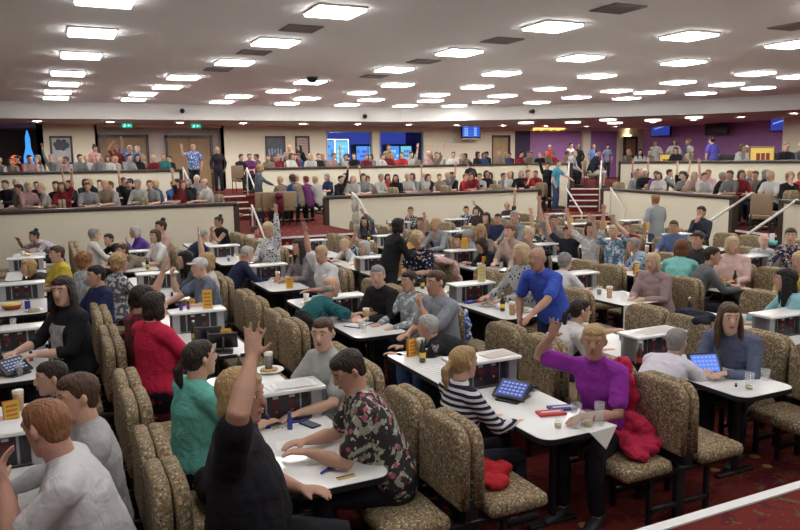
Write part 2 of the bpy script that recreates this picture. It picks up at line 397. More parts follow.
def hair_mesh(st):
    if st in HAIRM: return HAIRM[st]
    mb = MB(); vx = .009; nz = .010; ns = .02
    FR_ = lambda w=.071: mb.ell((0, .004, .072), (w, .086, .052), 18, 12)
    if st not in ('bald', 'cap'): FR_(.068 if st == 'crop' else .073); [mb.ell((s*.052, .002, .045), (.026, .050, .050), 12, 8) for s in (-1, 1)]
    if st == 'short': mb.ell((0, -.022, .036), (.084, .098, .092), 20, 14); mb.ell((0, -.05, -.02), (.068, .058, .06), 14, 10)
    elif st == 'crop': mb.ell((0, -.022, .034), (.080, .096, .090), 20, 14); mb.ell((0, -.052, -.02), (.064, .050, .055), 14, 10); nz = .003
    elif st == 'bald': mb.tube([(-.076, .018, .0), (-.078, -.04, .012), (-.045, -.09, .015), (0, -.102, .015), (.045, -.09, .015), (.078, -.04, .012), (.076, .018, .0)], [(.012, .024), (.014, .04), (.014, .048), (.014, .05), (.014, .048), (.014, .04), (.012, .024)], 10, side=(1, 0, 0)) if False else None; (mb.ell((-.042, -.035, .0), (.044, .055, .045)), mb.ell((.042, -.035, .0), (.044, .055, .045)), mb.ell((0, -.055, -.005), (.066, .052, .058))); nz = .004
    elif st == 'bob': mb.ell((0, -.025, .036), (.090, .104, .096), 20, 14); mb.tube([(-.075, -.02, .03), (-.085, -.02, -.04), (-.076, -.008, -.10)], [(.022, .05), (.022, .055), (.014, .04)], 10, side=(1, 0, 0)); mb.tube([(.075, -.02, .03), (.085, -.02, -.04), (.076, -.008, -.10)], [(.022, .05), (.022, .055), (.014, .04)], 10, side=(1, 0, 0)); mb.ell((0, -.07, -.05), (.078, .045, .075), 14, 10)
    elif st == 'long': mb.ell((0, -.025, .036), (.090, .104, .096), 20, 14); mb.tube([(-.072, -.01, .03), (-.088, -.015, -.06), (-.09, .0, -.17), (-.085, .02, -.26)], [(.024, .05), (.026, .055), (.028, .05), (.012, .02)], 10, side=(1, 0, 0)); mb.tube([(.072, -.01, .03), (.088, -.015, -.06), (.09, .0, -.17), (.085, .02, -.26)], [(.024, .05), (.026, .055), (.028, .05), (.012, .02)], 10, side=(1, 0, 0)); mb.tube([(0, -.07, .0), (0, -.09, -.10), (0, -.10, -.22), (0, -.10, -.32)], [(.08, .04), (.09, .04), (.085, .032), (.04, .015)], 12, side=(1, 0, 0)); nz = .014
    elif st == 'pony': mb.ell((0, -.024, .034), (.084, .100, .093), 20, 14); mb.ell((0, -.05, -.02), (.066, .056, .055)); mb.ell((0, -.125, .01), (.022, .022, .022)); mb.tube([(0, -.125, .01), (0, -.165, -.03), (0, -.165, -.10), (0, -.15, -.17)], [.02, .032, .028, .008], 10)
    elif st == 'bun': mb.ell((0, -.024, .034), (.084, .100, .093), 20, 14); mb.ell((0, -.05, -.02), (.066, .056, .055)); mb.ell((0, -.06, .135), (.045, .045, .038))
    elif st == 'curly': mb.ell((0, -.028, .040), (.104, .112, .104), 20, 14); mb.ell((0, -.06, -.03), (.094, .066, .075)); nz = .035; ns = .03
    elif st == 'fluffy': mb.ell((0, -.026, .040), (.094, .106, .100), 20, 14); mb.ell((0, -.055, -.02), (.080, .060, .065)); nz = .022; ns = .03
    elif st == 'cap': mb.ell((0, -.012, .048), (.084, .102, .078), 20, 14); mb.rbox(-.06, .06, .06, .15, .045, .058, .005); nz = 0
    HAIRM[st] = remesh(mb, 'hair', HAIR, vx, 1, nz, ns); return HAIRM[st]
def _face():
    e = MB()
    e.ell((.031, .074, .012), (.0145, .010, .0085), 10, 8, 0)
    e.ell((.031, .0815, .012), (.0065, .004, .0065), 8, 6, 1)
    me = e.mesh('eye', [mat('eye_white', (.55, .52, .48), .3), mat('eye_iris', (.03, .02, .015), .2)])
    w = MB()
    for s in (-1, 1): w.tube([(s*.048, .076, .034), (s*.03, .086, .040), (s*.014, .088, .036)], [(.003, .004)]*3, 6)
    wm = w.mesh('eyebrows', HAIR)
    l = MB(); l.tube([(-.023, .083, -.057), (-.008, .093, -.053), (.008, .093, -.053), (.023, .083, -.057)], [.003, .005, .005, .003], 6)
    l.tube([(-.020, .083, -.060), (0, .093, -.064), (.020, .083, -.060)], [.003, .006, .003], 6)
    lm = l.mesh('lips', mat('lip', (.36, .13, .11), .4))
    g = MB()
    for s in (-1, 1):
        pts = [(s*.033+.024*math.cos(a), .094, .012+.018*math.sin(a)) for a in [k*math.pi/6 for k in range(12)]]
        for i in range(12): g.tube([pts[i], pts[(i+1) % 12]], .0022, 5, caps=False)
        g.tube([(s*.057, .092, .016), (s*.080, .02, .014)], .0022, 5)
    g.tube([(-.009, .096, .014), (.009, .096, .014)], .0022, 5)
    gm = g.mesh('glasses', mat('spectacle_frame', (.03, .025, .03), .3))
    return me, wm, lm, gm
EYES, BROWS, LIPS, SPECS = _face()
HC = {'black': (.012, .010, .010), 'dark': (.028, .018, .014), 'brown': (.075, .04, .022), 'auburn': (.16, .06, .03), 'blonde': (.42, .28, .13), 'fair': (.50, .38, .22), 'grey': (.26, .25, .24), 'white': (.62, .60, .57), 'ginger': (.28, .13, .06), 'silver': (.42, .41, .40), 'red': (.22, .04, .03)}
SK = [(.50, .29, .21), (.56, .34, .25), (.44, .25, .18), (.60, .38, .29)]
people_log = []
def person(loc, face, shirt=(.1, .1, .1), pat='plain', sleeve='s', hair='short', hc='brown', la='table', ra='table', label='', group=None, lean=10, slean=0, hyaw=0, hpitch=0, bulk=1.0, fem=False, stand=False, legs='long', tro=(.02, .022, .03), skin=None, lod=1, headpx=None, level=0, specs=False, printed=None, scale=1.0, name='person'):
    if headpx and not stand and level == 0:
        f_ = face % 360
        if 210 < f_ < 275: nb = 180+(f_-180)*.45; hyaw = round((hyaw+f_-nb)/10)*10; face = nb
        elif 275 <= f_ < 320: nb = 360-(360-f_)*.5; hyaw = round((hyaw+f_-nb)/10)*10; face = nb
        elif 50 < f_ < 90: hyaw = 10; face = 35
        elif 90 <= f_ < 130: hyaw = -10; face = 145
        side = 1 if math.cos(R(face)) > 0 else -1
        best = None
        for ln, sc_ in [(a, b) for a in range(-4, 45, 4) for b in ((scale,) if scale != 1 else (.93, .965, 1, 1.035, 1.07))]:
            hc_ = headpos(ln, slean, bulk)
            h = at(headpx[0], headpx[1], hc_.z*sc_); off = Matrix.Rotation(R(face-90), 3, 'Z')@(V((hc_.x, hc_.y, 0))*sc_)
            hx = h.x-off.x
            bx = min((b+side*(.30+.06*(bulk-1)) for b in BX), key=lambda b: abs(b-hx)); e_ = abs(bx-hx)*1.5+abs(ln-lean)*.006+(0 if scale != 1 else abs(sc_-1)*1.2)
            if best is None or e_ < best[0]: best = (e_, ln, bx, bx-hx, sc_)
        lean = best[1]; scale = best[4]; shift = max(-.12, min(.12, best[3]))
    else: shift = 0
    me_b, me_s, me_t, me_sh, hcn, Mh = person_meshes(lod, stand, lean, slean, hyaw, hpitch, la, ra, sleeve, bulk, fem, legs, printed)
    rz = R(face-90)
    if headpx:
        h = at(headpx[0], headpx[1], level+hcn.z*scale); off = Matrix.Rotation(rz, 3, 'Z')@(V((hcn.x, hcn.y, 0))*scale)
        loc = (h.x-off.x+shift, h.y-off.y, level)
        if level == 0 and not stand: loc = (loc[0], min(loc[1], 17.7 if loc[0] < 4.4 else (16.2 if loc[0] < 7.3 else 19.2)), 0)
    r = empty(name, loc, rz, label, 'person', group)
    if scale != 1: r.scale = (scale,)*3
    skin = skin or random.choice(SK)
    bd = link('body', me_b, r, color=skin)
    top = link('top', me_s, r, color=shirt)
    if pat != 'plain':
        top.material_slots[0].link = 'OBJECT'; top.material_slots[0].material = cloth(pat)
    if printed:   # the picture on the shirt front
        pm = me_s.copy(); q = MB(); zz = [p.index for p in pm.polygons if .72 < p.center.z < 1.0 and abs(p.center.x) < .115-.12*(1.0-p.center.z)*.6 and p.normal.y > .35]
        q.add([v.co+v.normal*.004 for v in pm.vertices], [pm.polygons[i].vertices[:] for i in zz]); mm = q.build('shirt_print', mat('print_grey_shirt', (.30, .30, .31), .7, noise=.85, nscale=16), r)
        mm.modifiers.new('thick', 'SOLIDIFY').thickness = .002
    link('trousers', me_t, r, color=tro)
    link('shoes', me_sh, r, color=(.03, .03, .035))
    hcol = HC[hc] if isinstance(hc, str) else hc
    def onhead(nm, me, col=None):
        o = link(nm, me, r, color=col); o.matrix_local = Mh; return o
    if hair: onhead('hair' if hair != 'cap' else 'cap', hair_mesh(hair), hcol)
    if lod < 2:
        onhead('eye', EYES); onhead('eye', EYES).matrix_local = Mh@Matrix.Translation((-.062, 0, 0)); onhead('eyebrows', BROWS, tuple(c*.7 for c in hcol)); onhead('lips', LIPS)
        if specs: onhead('glasses', SPECS)
    people_log.append((label[:44], round(loc[0], 2), round(loc[1], 2), lean, round(shift, 2), round(face), hyaw, round(best[3], 2) if headpx and not stand and level == 0 else 0))
    return r
# ------------------------------------------------------------------ the room
def struct(name, mb, m, parent=None):
    o = mb.build(name, m, parent)
    if parent is None: o['kind'] = 'structure'
    return o
L1, L2 = .75, 1.5
struct('floor', MB().box(-9, 19, 2.5, 21, -.2, 0), CARPET)
struct('floor', MB().prism([(-9, -8), (16, -8), (13.6, 2.49), (-9, 2.49)], 0, L1), CARPET)
nb_ = struct('trim_1', MB().box(-9, 13.6, 2.445, 2.505, L1-.02, L1+.01), NOSE)
struct('trim_2', MB().box(-9, 13.6, 2.488, 2.50, 0, L1-.02), mat('riser', (.03, .012, .012), .8))
PL = lambda t: (16.7-.234*t, 19.1-.972*t)      # lower wall of the right hand tier
PU = lambda t: (20.4-.234*t, 22.4-.972*t)      # its upper wall
l1 = [(-9, 18.65), (4.3, 18.65), (4.3, 17.25), (7.25, 17.25), (7.25, 20.0), (14.7, 20.0), (14.9, 18.7), (16.5, 18.3), PL(6.5), PL(20), (22, 0), (24, 28), (-9, 28)]
struct('floor', MB().prism(l1, .0, L1), CARPET)
l2 = [(-9, 25.5), (4.15, 25.5), (4.15, 24.1), (6.75, 24.1), (6.75, 25.5), (18.2, 25.5), (16.75, 20.9), (17.45, 20.25), PU(0), PU(22), (32, 0), (32, 40), (-9, 40)]
struct('floor', MB().prism(l2, L1-.01, L2), CARPET)
def parapet(name, a, b, base, top, th=.12, ends=(1, 1)):
    a, b = V((*a, 0)), V((*b, 0)); d = (b-a); Ln = d.length; d.normalize(); ang = math.atan2(d.y, d.x)
    M = Matrix.Translation((a.x, a.y, 0)) @ Matrix.Rotation(ang, 4, 'Z')
    w = MB().box(0, Ln, -th/2, th/2, base, top-.09).xf(M); o = struct(name, w, CREAM)
    cap = MB().rbox(-.03, Ln+.03, -th/2-.05, th/2+.05, top-.09, top, .02).xf(M); struct('coping', cap, WOODD, o)
    for e, x in zip(ends, (0, Ln)):
        if e: struct('end_post', MB().box(x-.07, x+.07, -th/2-.02, th/2+.02, base, top-.05).xf(M), WOODD, o)
    struct('skirting', MB().box(0, Ln, -th/2-.015, -th/2, base, base+.1).xf(M), WOODD, o)
    return o
parapet('wall_lower_left', (-9, 18.65), (4.33, 18.65), 0, 1.58, ends=(0, 1))
parapet('wall_lower_middle', (7.25, 20.0), (14.7, 20.0), 0, 1.58)
parapet('wall_lower_right', PL(0), PL(6.6), 0, 1.58)
parapet('wall_lower_far_right', PL(8.3), PL(16), 0, 1.58)
parapet('wall_upper_left', (-9, 25.5), (4.15, 25.5), L1, 2.40, ends=(0, 1))
parapet('wall_upper_middle', (6.75, 25.5), (18.2, 25.5), L1, 2.40, ends=(1, 0))
parapet('wall_upper_corner', (18.2, 25.5), (16.78, 21.0), L1, 2.40, ends=(0, 1))
parapet('wall_upper_right', PU(0), PU(20), L1, 2.42)
def stairs(n_, a, b, ztop, zbot, out, tread=.29, name='trim_3'):
    """flight of steps below edge a-b (plan), going out along `out`"""
    a, b, out = V((*a, 0)), V((*b, 0)), V((*out, 0)).normalized(); h = (ztop-zbot)/n_
    body, nose = MB(), MB()
    for i in range(n_):
        z1 = ztop-h*i; o0, o1 = out*(tread*(i-1) if i else -.02), out*(tread*i)
        if i:
            P = [a+o0, b+o0, b+o1, a+o1]; body.prism([(p.x, p.y) for p in P], zbot, z1)
        P = [a+o1-out*.05, b+o1-out*.05, b+o1+out*.012, a+o1+out*.012]; nose.prism([(p.x, p.y) for p in P], z1-.035, z1+.006)
    o = struct(name, body, CARPET); struct('nosing', nose, NOSE, o); return o
stairs(4, (4.4, 17.25), (7.2, 17.25), L1, 0, (0, -1), name='trim_3')
stairs(4, (4.65, 24.1), (5.95, 24.1), L2, L1, (0, -1), name='trim_4')
stairs(4, (16.75, 20.9), (17.45, 20.25), L2, L1, (-.68, -.73), name='trim_5')
stairs(4, (14.9, 18.7), (16.4, 18.3), L1, 0, (-.25, -.97), name='trim_6')
p0, p1 = PL(6.7), PL(8.2); stairs(4, p0, p1, L1, 0, (-.972, .234), name='trim_7')
# ceiling, bulkhead, soffit
CZT, SOF = 4.70, 4.15
struct('ceiling', MB().box(-9, 32, -8, 40, CZT, CZT+.1), CEIL)
bl = [(-9, 28.4), (2, 27.9), (13.4, 27.6), (18.8, 24.2), (22.8, 20.6), (24.4, 17.6), (25.6, 12), (25.8, 0)]
bm_ = MB()
for (x0, y0), (x1, y1) in zip(bl, bl[1:]):
    bm_.prism([(x0, y0), (x1, y1), (x1+.1, y1+.25), (x0+.1, y0+.25)], SOF, CZT+.01)
struct('wall_bulkhead', bm_, BULK)
sf = bl+[(32, 0), (32, 40), (-9, 40)]
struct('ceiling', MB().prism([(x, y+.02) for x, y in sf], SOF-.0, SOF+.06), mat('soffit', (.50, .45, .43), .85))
# perimeter walls
YB = 31.5
wb = MB()
def wseg(x0, x1, z0=L2, z1=SOF, y=YB): wb.box(x0, x1, y, y+.2, z0, z1)
wseg(-.13, 2.02); wseg(6.86, 11.52); wseg(11.52, 13.78, 3.94); wseg(11.52, 13.78, L2, 2.2); wseg(13.78, 14.12); wseg(14.12, 16.45, 3.95); wseg(14.12, 16.45, L2, 2.2); wseg(16.45, 20.28); wseg(20.28, 21.37, 3.78); wseg(21.37, 21.66)
wseg(21.66, 26.03, 4.0); wseg(26.03, 26.53); wseg(26.53, 28.5, 4.01); wseg(28.5, 32); wb.box(-.13, .1, YB, 37, L2, SOF); wseg(2.02, 6.86, 4.05)
wb.box(20.2, 21.45, YB+.2, YB+.25, L2, SOF)
struct('wall_back', wb, WALLP)
struct('wall_recess', MB().box(1.9, 7.0, YB+.55, YB+.7, L2, SOF).box(1.92, 2.02, YB, YB+.6, L2, SOF).box(6.86, 6.96, YB, YB+.6, L2, SOF), mat('recess_paint', (.56, .49, .46), .75))
struct('wall_back_left', MB().box(-9, -.1, 37, 37.2, L2, SOF), mat('far_brown', (.24, .20, .16), .8))
struct('wall_left', MB().box(-9.2, -9, -8, 40, 0, CZT), WALLP)
struct('wall_rear', MB().box(-9, 32, -8.2, -8, 0, CZT), WALLP)
struct('wall_right', MB().box(30.2, 30.4, -8, 40, L2, SOF), WALLP)
struct('wall_purple_back', MB().box(21.6, 28.6, YB+.25, YB+.35, L2, SOF), PURPLE)
struct('wall_purple_dark', MB().box(21.66, 22.7, YB+.15, YB+.24, L2, 4.0), mat('dark_purple_panel', (.05, .03, .08), .7))  # near-black purple panel across the left end of the alcove
struct('wall_purple_right', MB().box(30.0, 30.2, 22.4, 31.3, L2, SOF), PURPLE)
c_ = atX(787, 140, 29.6); struct('trim_8', MB().box(29.3, 30.1, c_.y-1.2, c_.y, L2, SOF), WALLP)
def door(n_, x0, x1, z1, y, m, handle=True):
    o = struct('door_%d' % n_, MB().box(x0, (x0+x1)/2-.01, y-.05, y, L2, z1).box((x0+x1)/2+.01, x1, y-.05, y, L2, z1), m)
    f = MB(); f.box(x0-.09, x0, y-.12, y, L2, z1+.12).box(x1, x1+.09, y-.12, y, L2, z1+.12).box(x0-.09, x1+.09, y-.12, y, z1, z1+.12); struct('door_frame', f, WOODD, o)
    if handle: struct('door_handle', MB().tube([((x0+x1)/2-.1, y-.09, L2+.95), ((x0+x1)/2-.1, y-.09, L2+1.2)], .02), SILVER, o)
door(1, 2.10, 3.88, 3.66, YB+.5, WOODM); door(2, 4.72, 6.46, 3.64, YB+.5, WOODM)
door(3, 20.36, 21.3, 3.66, YB+.12, mat('patterned_door', (.42, .30, .16), .5, noise=.3, nscale=9))
a_, b_ = atY(625, 137, YB-.05), atY(634, 165, YB-.05); door(4, a_.x, a_.x+.75, a_.z-.1, YB-.02, WOODM)
# arcade seen through the two interior windows
BLUEG = lambda n_, c, s: mat(n_, (.02, .02, .05), .4, emit=c, es=s)
for k, (x0, x1) in enumerate(((11.52, 13.78), (14.12, 16.45))):
    o = struct('window_%d' % (k+1), MB().box(x0, x1, YB+.09, YB+.11, 2.2, 3.94), mat('window_glass', (.9, .92, 1), .02, trans=1))
    f = MB(); f.box(x0, x0+.05, YB-.02, YB+.2, 2.2, 3.95).box(x1-.05, x1, YB-.02, YB+.2, 2.2, 3.95).box(x0, x1, YB-.02, YB+.2, 3.9, 3.95).box(x0, x1, YB-.02, YB+.2, 2.2, 2.25); struct('window_frame', f, mat('frame_paint', (.45, .42, .40), .5), o)
struct('wall_arcade', MB().box(11, 17.2, 34.6, 34.8, L2, SOF), mat('arcade_blue_glow', (.03, .05, .25), .5, emit=(.03, .05, .28), es=.7))  # blue emission on the wall stands in for the arcade's lighting
struct('wall_arcade_left', MB().box(11.0, 11.2, YB+.2, 34.6, L2, SOF).box(17.0, 17.2, YB+.2, 34.6, L2, SOF), mat('arcade_side', (.03, .04, .16), .6))
ARC = [(12.25, 'tall', (.12, .42, .95)), (13.05, 'tall', (.18, .62, .85)), (14.0, 'low', (.10, .35, .9)), (14.75, 'low', (.12, .55, .9)), (15.7, 'low', (.08, .3, .85)), (16.5, 'low', (.2, .6, .7))]
for i, (x, k, c) in enumerate(ARC):
    r = empty('slot_machine', (x, 33.3+.25*(i % 2), L2), 0, ['slot machine with wide pale blue screen edged in white light, left end of the arcade', 'slot machine with turquoise screen and white edge strip, beside the left arcade window post', 'low slot machine just left of the post between the arcade windows', 'low slot machine with turquoise screen, first in the right arcade window', 'low slot machine with deep blue screen, middle of the right arcade window', 'low slot machine at the right end of the right arcade window'][i], 'slot machine', 'slot machines in the arcade behind the windows')
    h = 2.15 if k == 'tall' else 1.9
    MB().rbox(-.36, .36, 0, .6, 0, h, .03).build('cabinet', mat('machine_shell', (.02, .02, .04), .3), r)
    MB().box(-.29, .29, -.02, 0, h-1.15, h-.1).build('screen', BLUEG('screen_%d' % i, c, .8), r)
    g = MB(); [g.box(-.25+.13*a, -.25+.13*a+.09, -.026, -.02, h-1.08+.22*b, h-1.08+.22*b+.13) for a in range(4) for b in range(4) if (a*3+b*5+i) % 4]; g.build('screen_symbols', mat('sym_%d' % (i % 3), (.1, .1, .2), .4, emit=((.02, .10, .30), (.3, .7, .75), (.05, .03, .35))[i % 3], es=.9), r)
    if k == 'tall': MB().box(-.36, -.32, -.03, 0, .4, h).box(.32, .36, -.03, 0, .4, h).box(-.36, .36, -.03, 0, h-.05, h).build('light_strip', mat('strip_white', (.5, .5, .5), emit=(.75, .9, 1), es=1.3), r)
    MB().rbox(-.34, .34, -.22, 0, .75, .9, .03).build('button_deck', mat('machine_deck', (.10, .10, .12), .3), r)
# left glowing display
p = atY(28, 145, 33.5)
r = empty('light_display', (p.x, 33.5, L2), 0, 'glowing blue pointed display column at the far left of the upper level', 'display')
MB().lathe([(.2, 0), (.2, .8), (.1, .85)], n=20).build('base', mat('machine_shell', (.02, .02, .04), .3), r)
MB().lathe([(.10, .85), (.20, 1.2), (.19, 1.45), (.10, 1.8), (.09, 2.2), (.02, 2.5)], n=20).build('lit_column', mat('display_blue', (.05, .2, .5), .3, emit=(.05, .28, .75), es=.9), r)
MB().ell((-.5, -.1, 1.35), (.17, .17, .17)).build('red_lamp', mat('display_red', (.5, .05, .03), .3, emit=(.9, .12, .05), es=1), r)
# framed posters
def poster(p1, p2, name, label, pm, frm=WOODD):
    a, b = atY(*p1, YB-.02), atY(*p2, YB-.02); r = empty(name, ((a.x+b.x)/2, YB-.02, (a.z+b.z)/2), 0, label, 'picture'); w, h = (b.x-a.x)/2, (a.z-b.z)/2
    MB().rbox(-w, w, -.04, .02, -h, -h+.08, .01).rbox(-w, w, -.04, .02, h-.08, h, .01).rbox(-w, -w+.08, -.04, .02, -h, h, .01).rbox(w-.08, w, -.04, .02, -h, h, .01).build('frame', frm, r)
    MB().box(-w+.07, w-.07, -.01, .01, -h+.07, h-.07).build('print', WHITE if pm is None else pm, r); return r, w, h
r, w, h = poster((49, 136), (74, 164), 'framed_portrait', 'black framed portrait of a dark curly head on pale grey, left of the doors', mat('print_grey', (.40, .42, .48), .4, noise=.25, nscale=5))
g = MB(); g.ell((0, -.012, .18), (.24, .01, .19), 16, 10); [g.ell((.2*math.cos(k), -.012, .2+.15*math.sin(k)), (.09, .01, .09)) for k in range(7)]; g.build('printed_hair', mat('print_dark', (.05, .06, .08), .5), r)
MB().ell((0, -.008, -.05), (.15, .008, .22), 16, 10).build('printed_face', mat('print_face', (.46, .46, .50), .5), r)
r, w, h = poster((265, 136), (286, 162), 'framed_poster', 'dark framed poster with blue and grey figures, left of the pink one', mat('print_dark2', (.06, .07, .10), .4, noise=.8, nscale=4))
g = MB(); [g.box(-w+.12+.13*i, -w+.2+.13*i, -.015, -.011, -.3+.07*(i % 3), .0+.05*(i % 2)) for i in range(5)]; g.build('printed_figures', mat('print_fig', (.22, .28, .42), .5), r)
g = MB(); g.ell((.1, -.012, -.32), (.25, .008, .08)); g.build('printed_crowd', mat('print_crowd', (.35, .35, .36), .5), r)
r, w, h = poster((295, 136), (310, 160), 'framed_poster', 'narrow framed poster on faded pink paper beside the arcade windows', mat('print_pink', (.45, .34, .31), .5, noise=.2, nscale=5))
g = MB(); [g.box(-w+.14, w-.14, -.015, -.011, .3-.12*i, .34-.12*i) for i in range(6)]; g.build('printed_lines', mat('print_mauve', (.30, .20, .20), .5), r)
# televisions
def tv(p, w, h, rz, label, on, base=True):
    r = empty('television', p, rz, label, 'television')
    MB().rbox(-w/2, w/2, -.06, .04, -h/2, h/2, .015).build('housing', mat('tv_black', (.012, .012, .015), .25), r)
    if on is not None: MB().box(-w/2+.05, w/2-.05, -.068, -.06, -h/2+.05, h/2-.05).build('screen', on, r)
    MB().box(-.08, .08, .04, .49, -.1, .1).build('wall_bracket', STEEL, r)
    return r
scr = mat('tv_blue', (.02, .03, .15), .3, emit=(.03, .09, .55), es=.8)
a, b = atY(461, 124, YB-.4), atY(480, 138, YB-.4)
r = tv(((a.x+b.x)/2, YB-.4, (a.z+b.z)/2), b.x-a.x, a.z-b.z, 0, 'blue television showing a game board above the cream wall, left of the patterned door', scr)
g = MB(); random.seed(3)
for i in range(3):
    for j in range(5): g.box(-.38+.11*i if i < 2 else .15, -.30+.11*i if i < 2 else .30, -.075, -.069, -.22+.1*j, -.17+.1*j)
g.build('screen_numbers', mat('tv_cyan', (.1, .3, .5), .3, emit=(.25, .55, 1), es=.9), r)
MB().box(-.5, .5, -.16, .1, -(a.z-b.z)/2-.07, -(a.z-b.z)/2-.01).build('shelf', mat('frame_paint', (.45, .42, .40), .5), r)
def wall_tv(pa, pb, X, label, on):
    a, b = atX(*pa, X), atX(*pb, X)
    r = tv((X, (a.y+b.y)/2, (a.z+b.z)/2), abs(b.y-a.y), a.z-b.z, R(-90), label, on); return r, abs(b.y-a.y), a.z-b.z
scr2 = mat('tv_navy', (.02, .02, .12), .3, emit=(.02, .035, .26), es=.8)
swm = mat('tv_script', (.3, .4, .6), .3, emit=(.35, .5, .9), es=1)
for pa, pb, lb in (((652, 123), (671, 136), 'wall television with pale script on deep blue, left end of the purple wall'), ((771, 117.5), (788, 131), 'wall television with pale script on deep blue, right end of the purple wall')):
    r, w, h = wall_tv(pa, pb, 29.5, lb, scr2)
    pts = [(-.30*w+.055*w*k, -.075, .04*h+.018*h*k+(.05*h if k % 2 else -.03*h)) for k in range(12)]
    MB().tube(pts, .012, 5).build('screen_script', swm, r)
r, w, h = wall_tv((706, 121.5), (728, 134.5), 29.5, 'switched off black television in the middle of the purple wall', None)
# glowing sign over the purple alcove, lettering too small to read in the photo
r = empty('illuminated_sign', (0, 0, 0), 0, 'warm glowing script sign on the cream wall above the purple alcove', 'sign')
SG = mat('sign_glow', (.8, .5, .2), .4, emit=(1, .55, .14), es=2.2); a, b = atY(535, 125, YB-.08), atY(564, 130, YB-.08); n_ = 13
for k in range(n_):
    x = a.x+(b.x-a.x)*k/(n_-1); z = (a.z+b.z)/2+.0; hh = .16 if k in (0, 3, 7, 10) else .09
    q = MB(); q.tube([(x-.05, YB-.06, z-hh), (x+.02, YB-.06, z+hh), (x+.07, YB-.06, z-hh*.6), (x+.11, YB-.06, z)], .02, 6); q.build('lit_letter', SG, r)
a = atY(629, 129, YB-.2); r = empty('illuminated_sign', (a.x, YB-.12, a.z), 0, 'small warm white glowing emblem on the pillar above the brown door', 'sign')
MB().tube([(-.22, 0, .2), (0, 0, -.05), (.22, 0, .2)], .045, 8).tube([(0, 0, -.05), (0, 0, -.3)], .045, 8).tube([(-.2, 0, -.35), (.2, 0, -.35)], .05, 8).build('lit_emblem', mat('sign_warm', (.8, .7, .5), .4, emit=(1, .75, .40), es=2.5), r)
# exit signs with running figure and arrow
EG = mat('exit_green', (.0, .22, .16), .4, emit=(.0, .32, .24), es=.9); EW = mat('exit_white', (.6, .8, .7), .4, emit=(.5, .9, .75), es=1.1)
def exit_sign(p, rz, label):
    r = empty('exit_sign', p, rz, label, 'exit sign'); r.scale = (.62, .62, .62)
    MB().rbox(-.30, .30, -.03, .03, -.13, .13, .01).build('housing', EG, r)
    g = MB(); g.ell((-.12, -.035, .07), (.025, .006, .025)); g.tube([(-.13, -.035, .04), (-.15, -.035, -.02), (-.10, -.035, -.05), (-.13, -.035, -.10)], .014, 6); g.tube([(-.15, -.035, -.02), (-.19, -.035, -.07), (-.23, -.035, -.06)], .014, 6); g.tube([(-.19, -.035, .02), (-.13, -.035, .03), (-.07, -.035, .0)], .011, 6); g.build('running_figure', EW, r)
    g = MB(); g.box(.08, .24, -.036, -.03, -.012, .012); g.add([(.02, -.036, 0), (.10, -.036, .07), (.10, -.036, -.07)], [(0, 1, 2)]); g.build('arrow', EW, r)
    MB().box(-.01, .01, -.01, .01, .13, .3).build('hanger', STEEL, r)
p = atY(127, 125.5, YB-1.2); exit_sign(p, 0, 'green exit sign over the left pair of brown doors')
p = atY(196, 126, YB-1.2); exit_sign(p, 0, 'green exit sign over the right pair of brown doors')
p = atX(778, 116, 28.6); exit_sign(p, R(-60), 'green exit sign in front of the right television on the purple wall')
# ------------------------------------------------------------------ ceiling lights
LIT = mat('light_diffuser', (.9, .9, .9), .4, emit=(1, .985, .95), es=13.5)
FR = mat('light_frame', (.7, .7, .7), .4)
fx = [(105, -1), (92, 32), (81, 55), (68, 73), (64, 83.5), (58, 91.5), (56, 97.5), (335, 11), (275, 42), (234.5, 62), (183.5, 77), (167, 86.5), (142.5, 93.5), (133.5, 99),
      (552.5, 26), (459, 52), (394, 69), (310, 81.5), (281, 90.5), (307, 98), (287, 103), (238.5, 96), (221.5, 101.5), (362, 92.5), (347, 104.5), (371, 99.5), (397.5, 84.5), (435, 94.5), (430.5, 100.5), (405, 105.5), (477, 86.5), (502.5, 95.5), (485.5, 101.5), (454.5, 105.5),
      (689, 35.5), (580, 57.5), (501.5, 73), (550, 88.5), (576.5, 97), (537, 102), (616.5, 90.5), (626.5, 98), (649.5, 92), (597, 75.5), (683.5, 62), (678, 82), (701, 93), (726.5, 84), (758.5, 87.5), (755.5, 73), (793, 44), (797, 76)]
pts = []
for px, py in fx:
    p = at(px, py, CZT-.02)
    if p.y < 29 and all((p-q).length > .9 for q in pts): pts.append(p)
vis = len(pts)
for X in (.87, 3.95, 7.7, 10.65, 13.4, 16.4):
    for Y in (7.2, 4.2, 1.2, -1.8): pts.append(V((X, Y, CZT-.02)))
for Y in (13.2, 7.2, 1.2): pts.append(V((-2.3, Y, CZT-.02)))
pts.append(V((16.4, 9.8, CZT-.02)))
pm_d = MB().box(-.345, .345, -.345, .345, -.04, -.010).mesh('diffuser', LIT)
f_ = MB(); f_.box(-.365, .365, -.365, .365, -.010, .015); pm_f = f_.mesh('frame', FR)
order = sorted(range(vis), key=lambda i: (round(pts[i].y/3), pts[i].x)); rank = {}; cnt = {}
for i in order:
    k = round(pts[i].y/3); cnt[k] = cnt.get(k, 0)+1; rank[i] = (k, cnt[k])
rows_ = sorted({k for k, _ in rank.values()})
for i, p in enumerate(pts):
    if i < vis: lb = 'square white ceiling light, %s across in the %s row of lights away from the camera' % (ordn(rank[i][1]), ordn(rows_.index(rank[i][0])+1))
    else: lb = 'square white ceiling light out of view above the near tables'
    r = empty('ceiling_light', p, 0, lb, 'ceiling light', 'ceiling lights' if i < vis else 'ceiling lights above the camera')
    link('diffuser', pm_d, r); link('frame', pm_f, r)
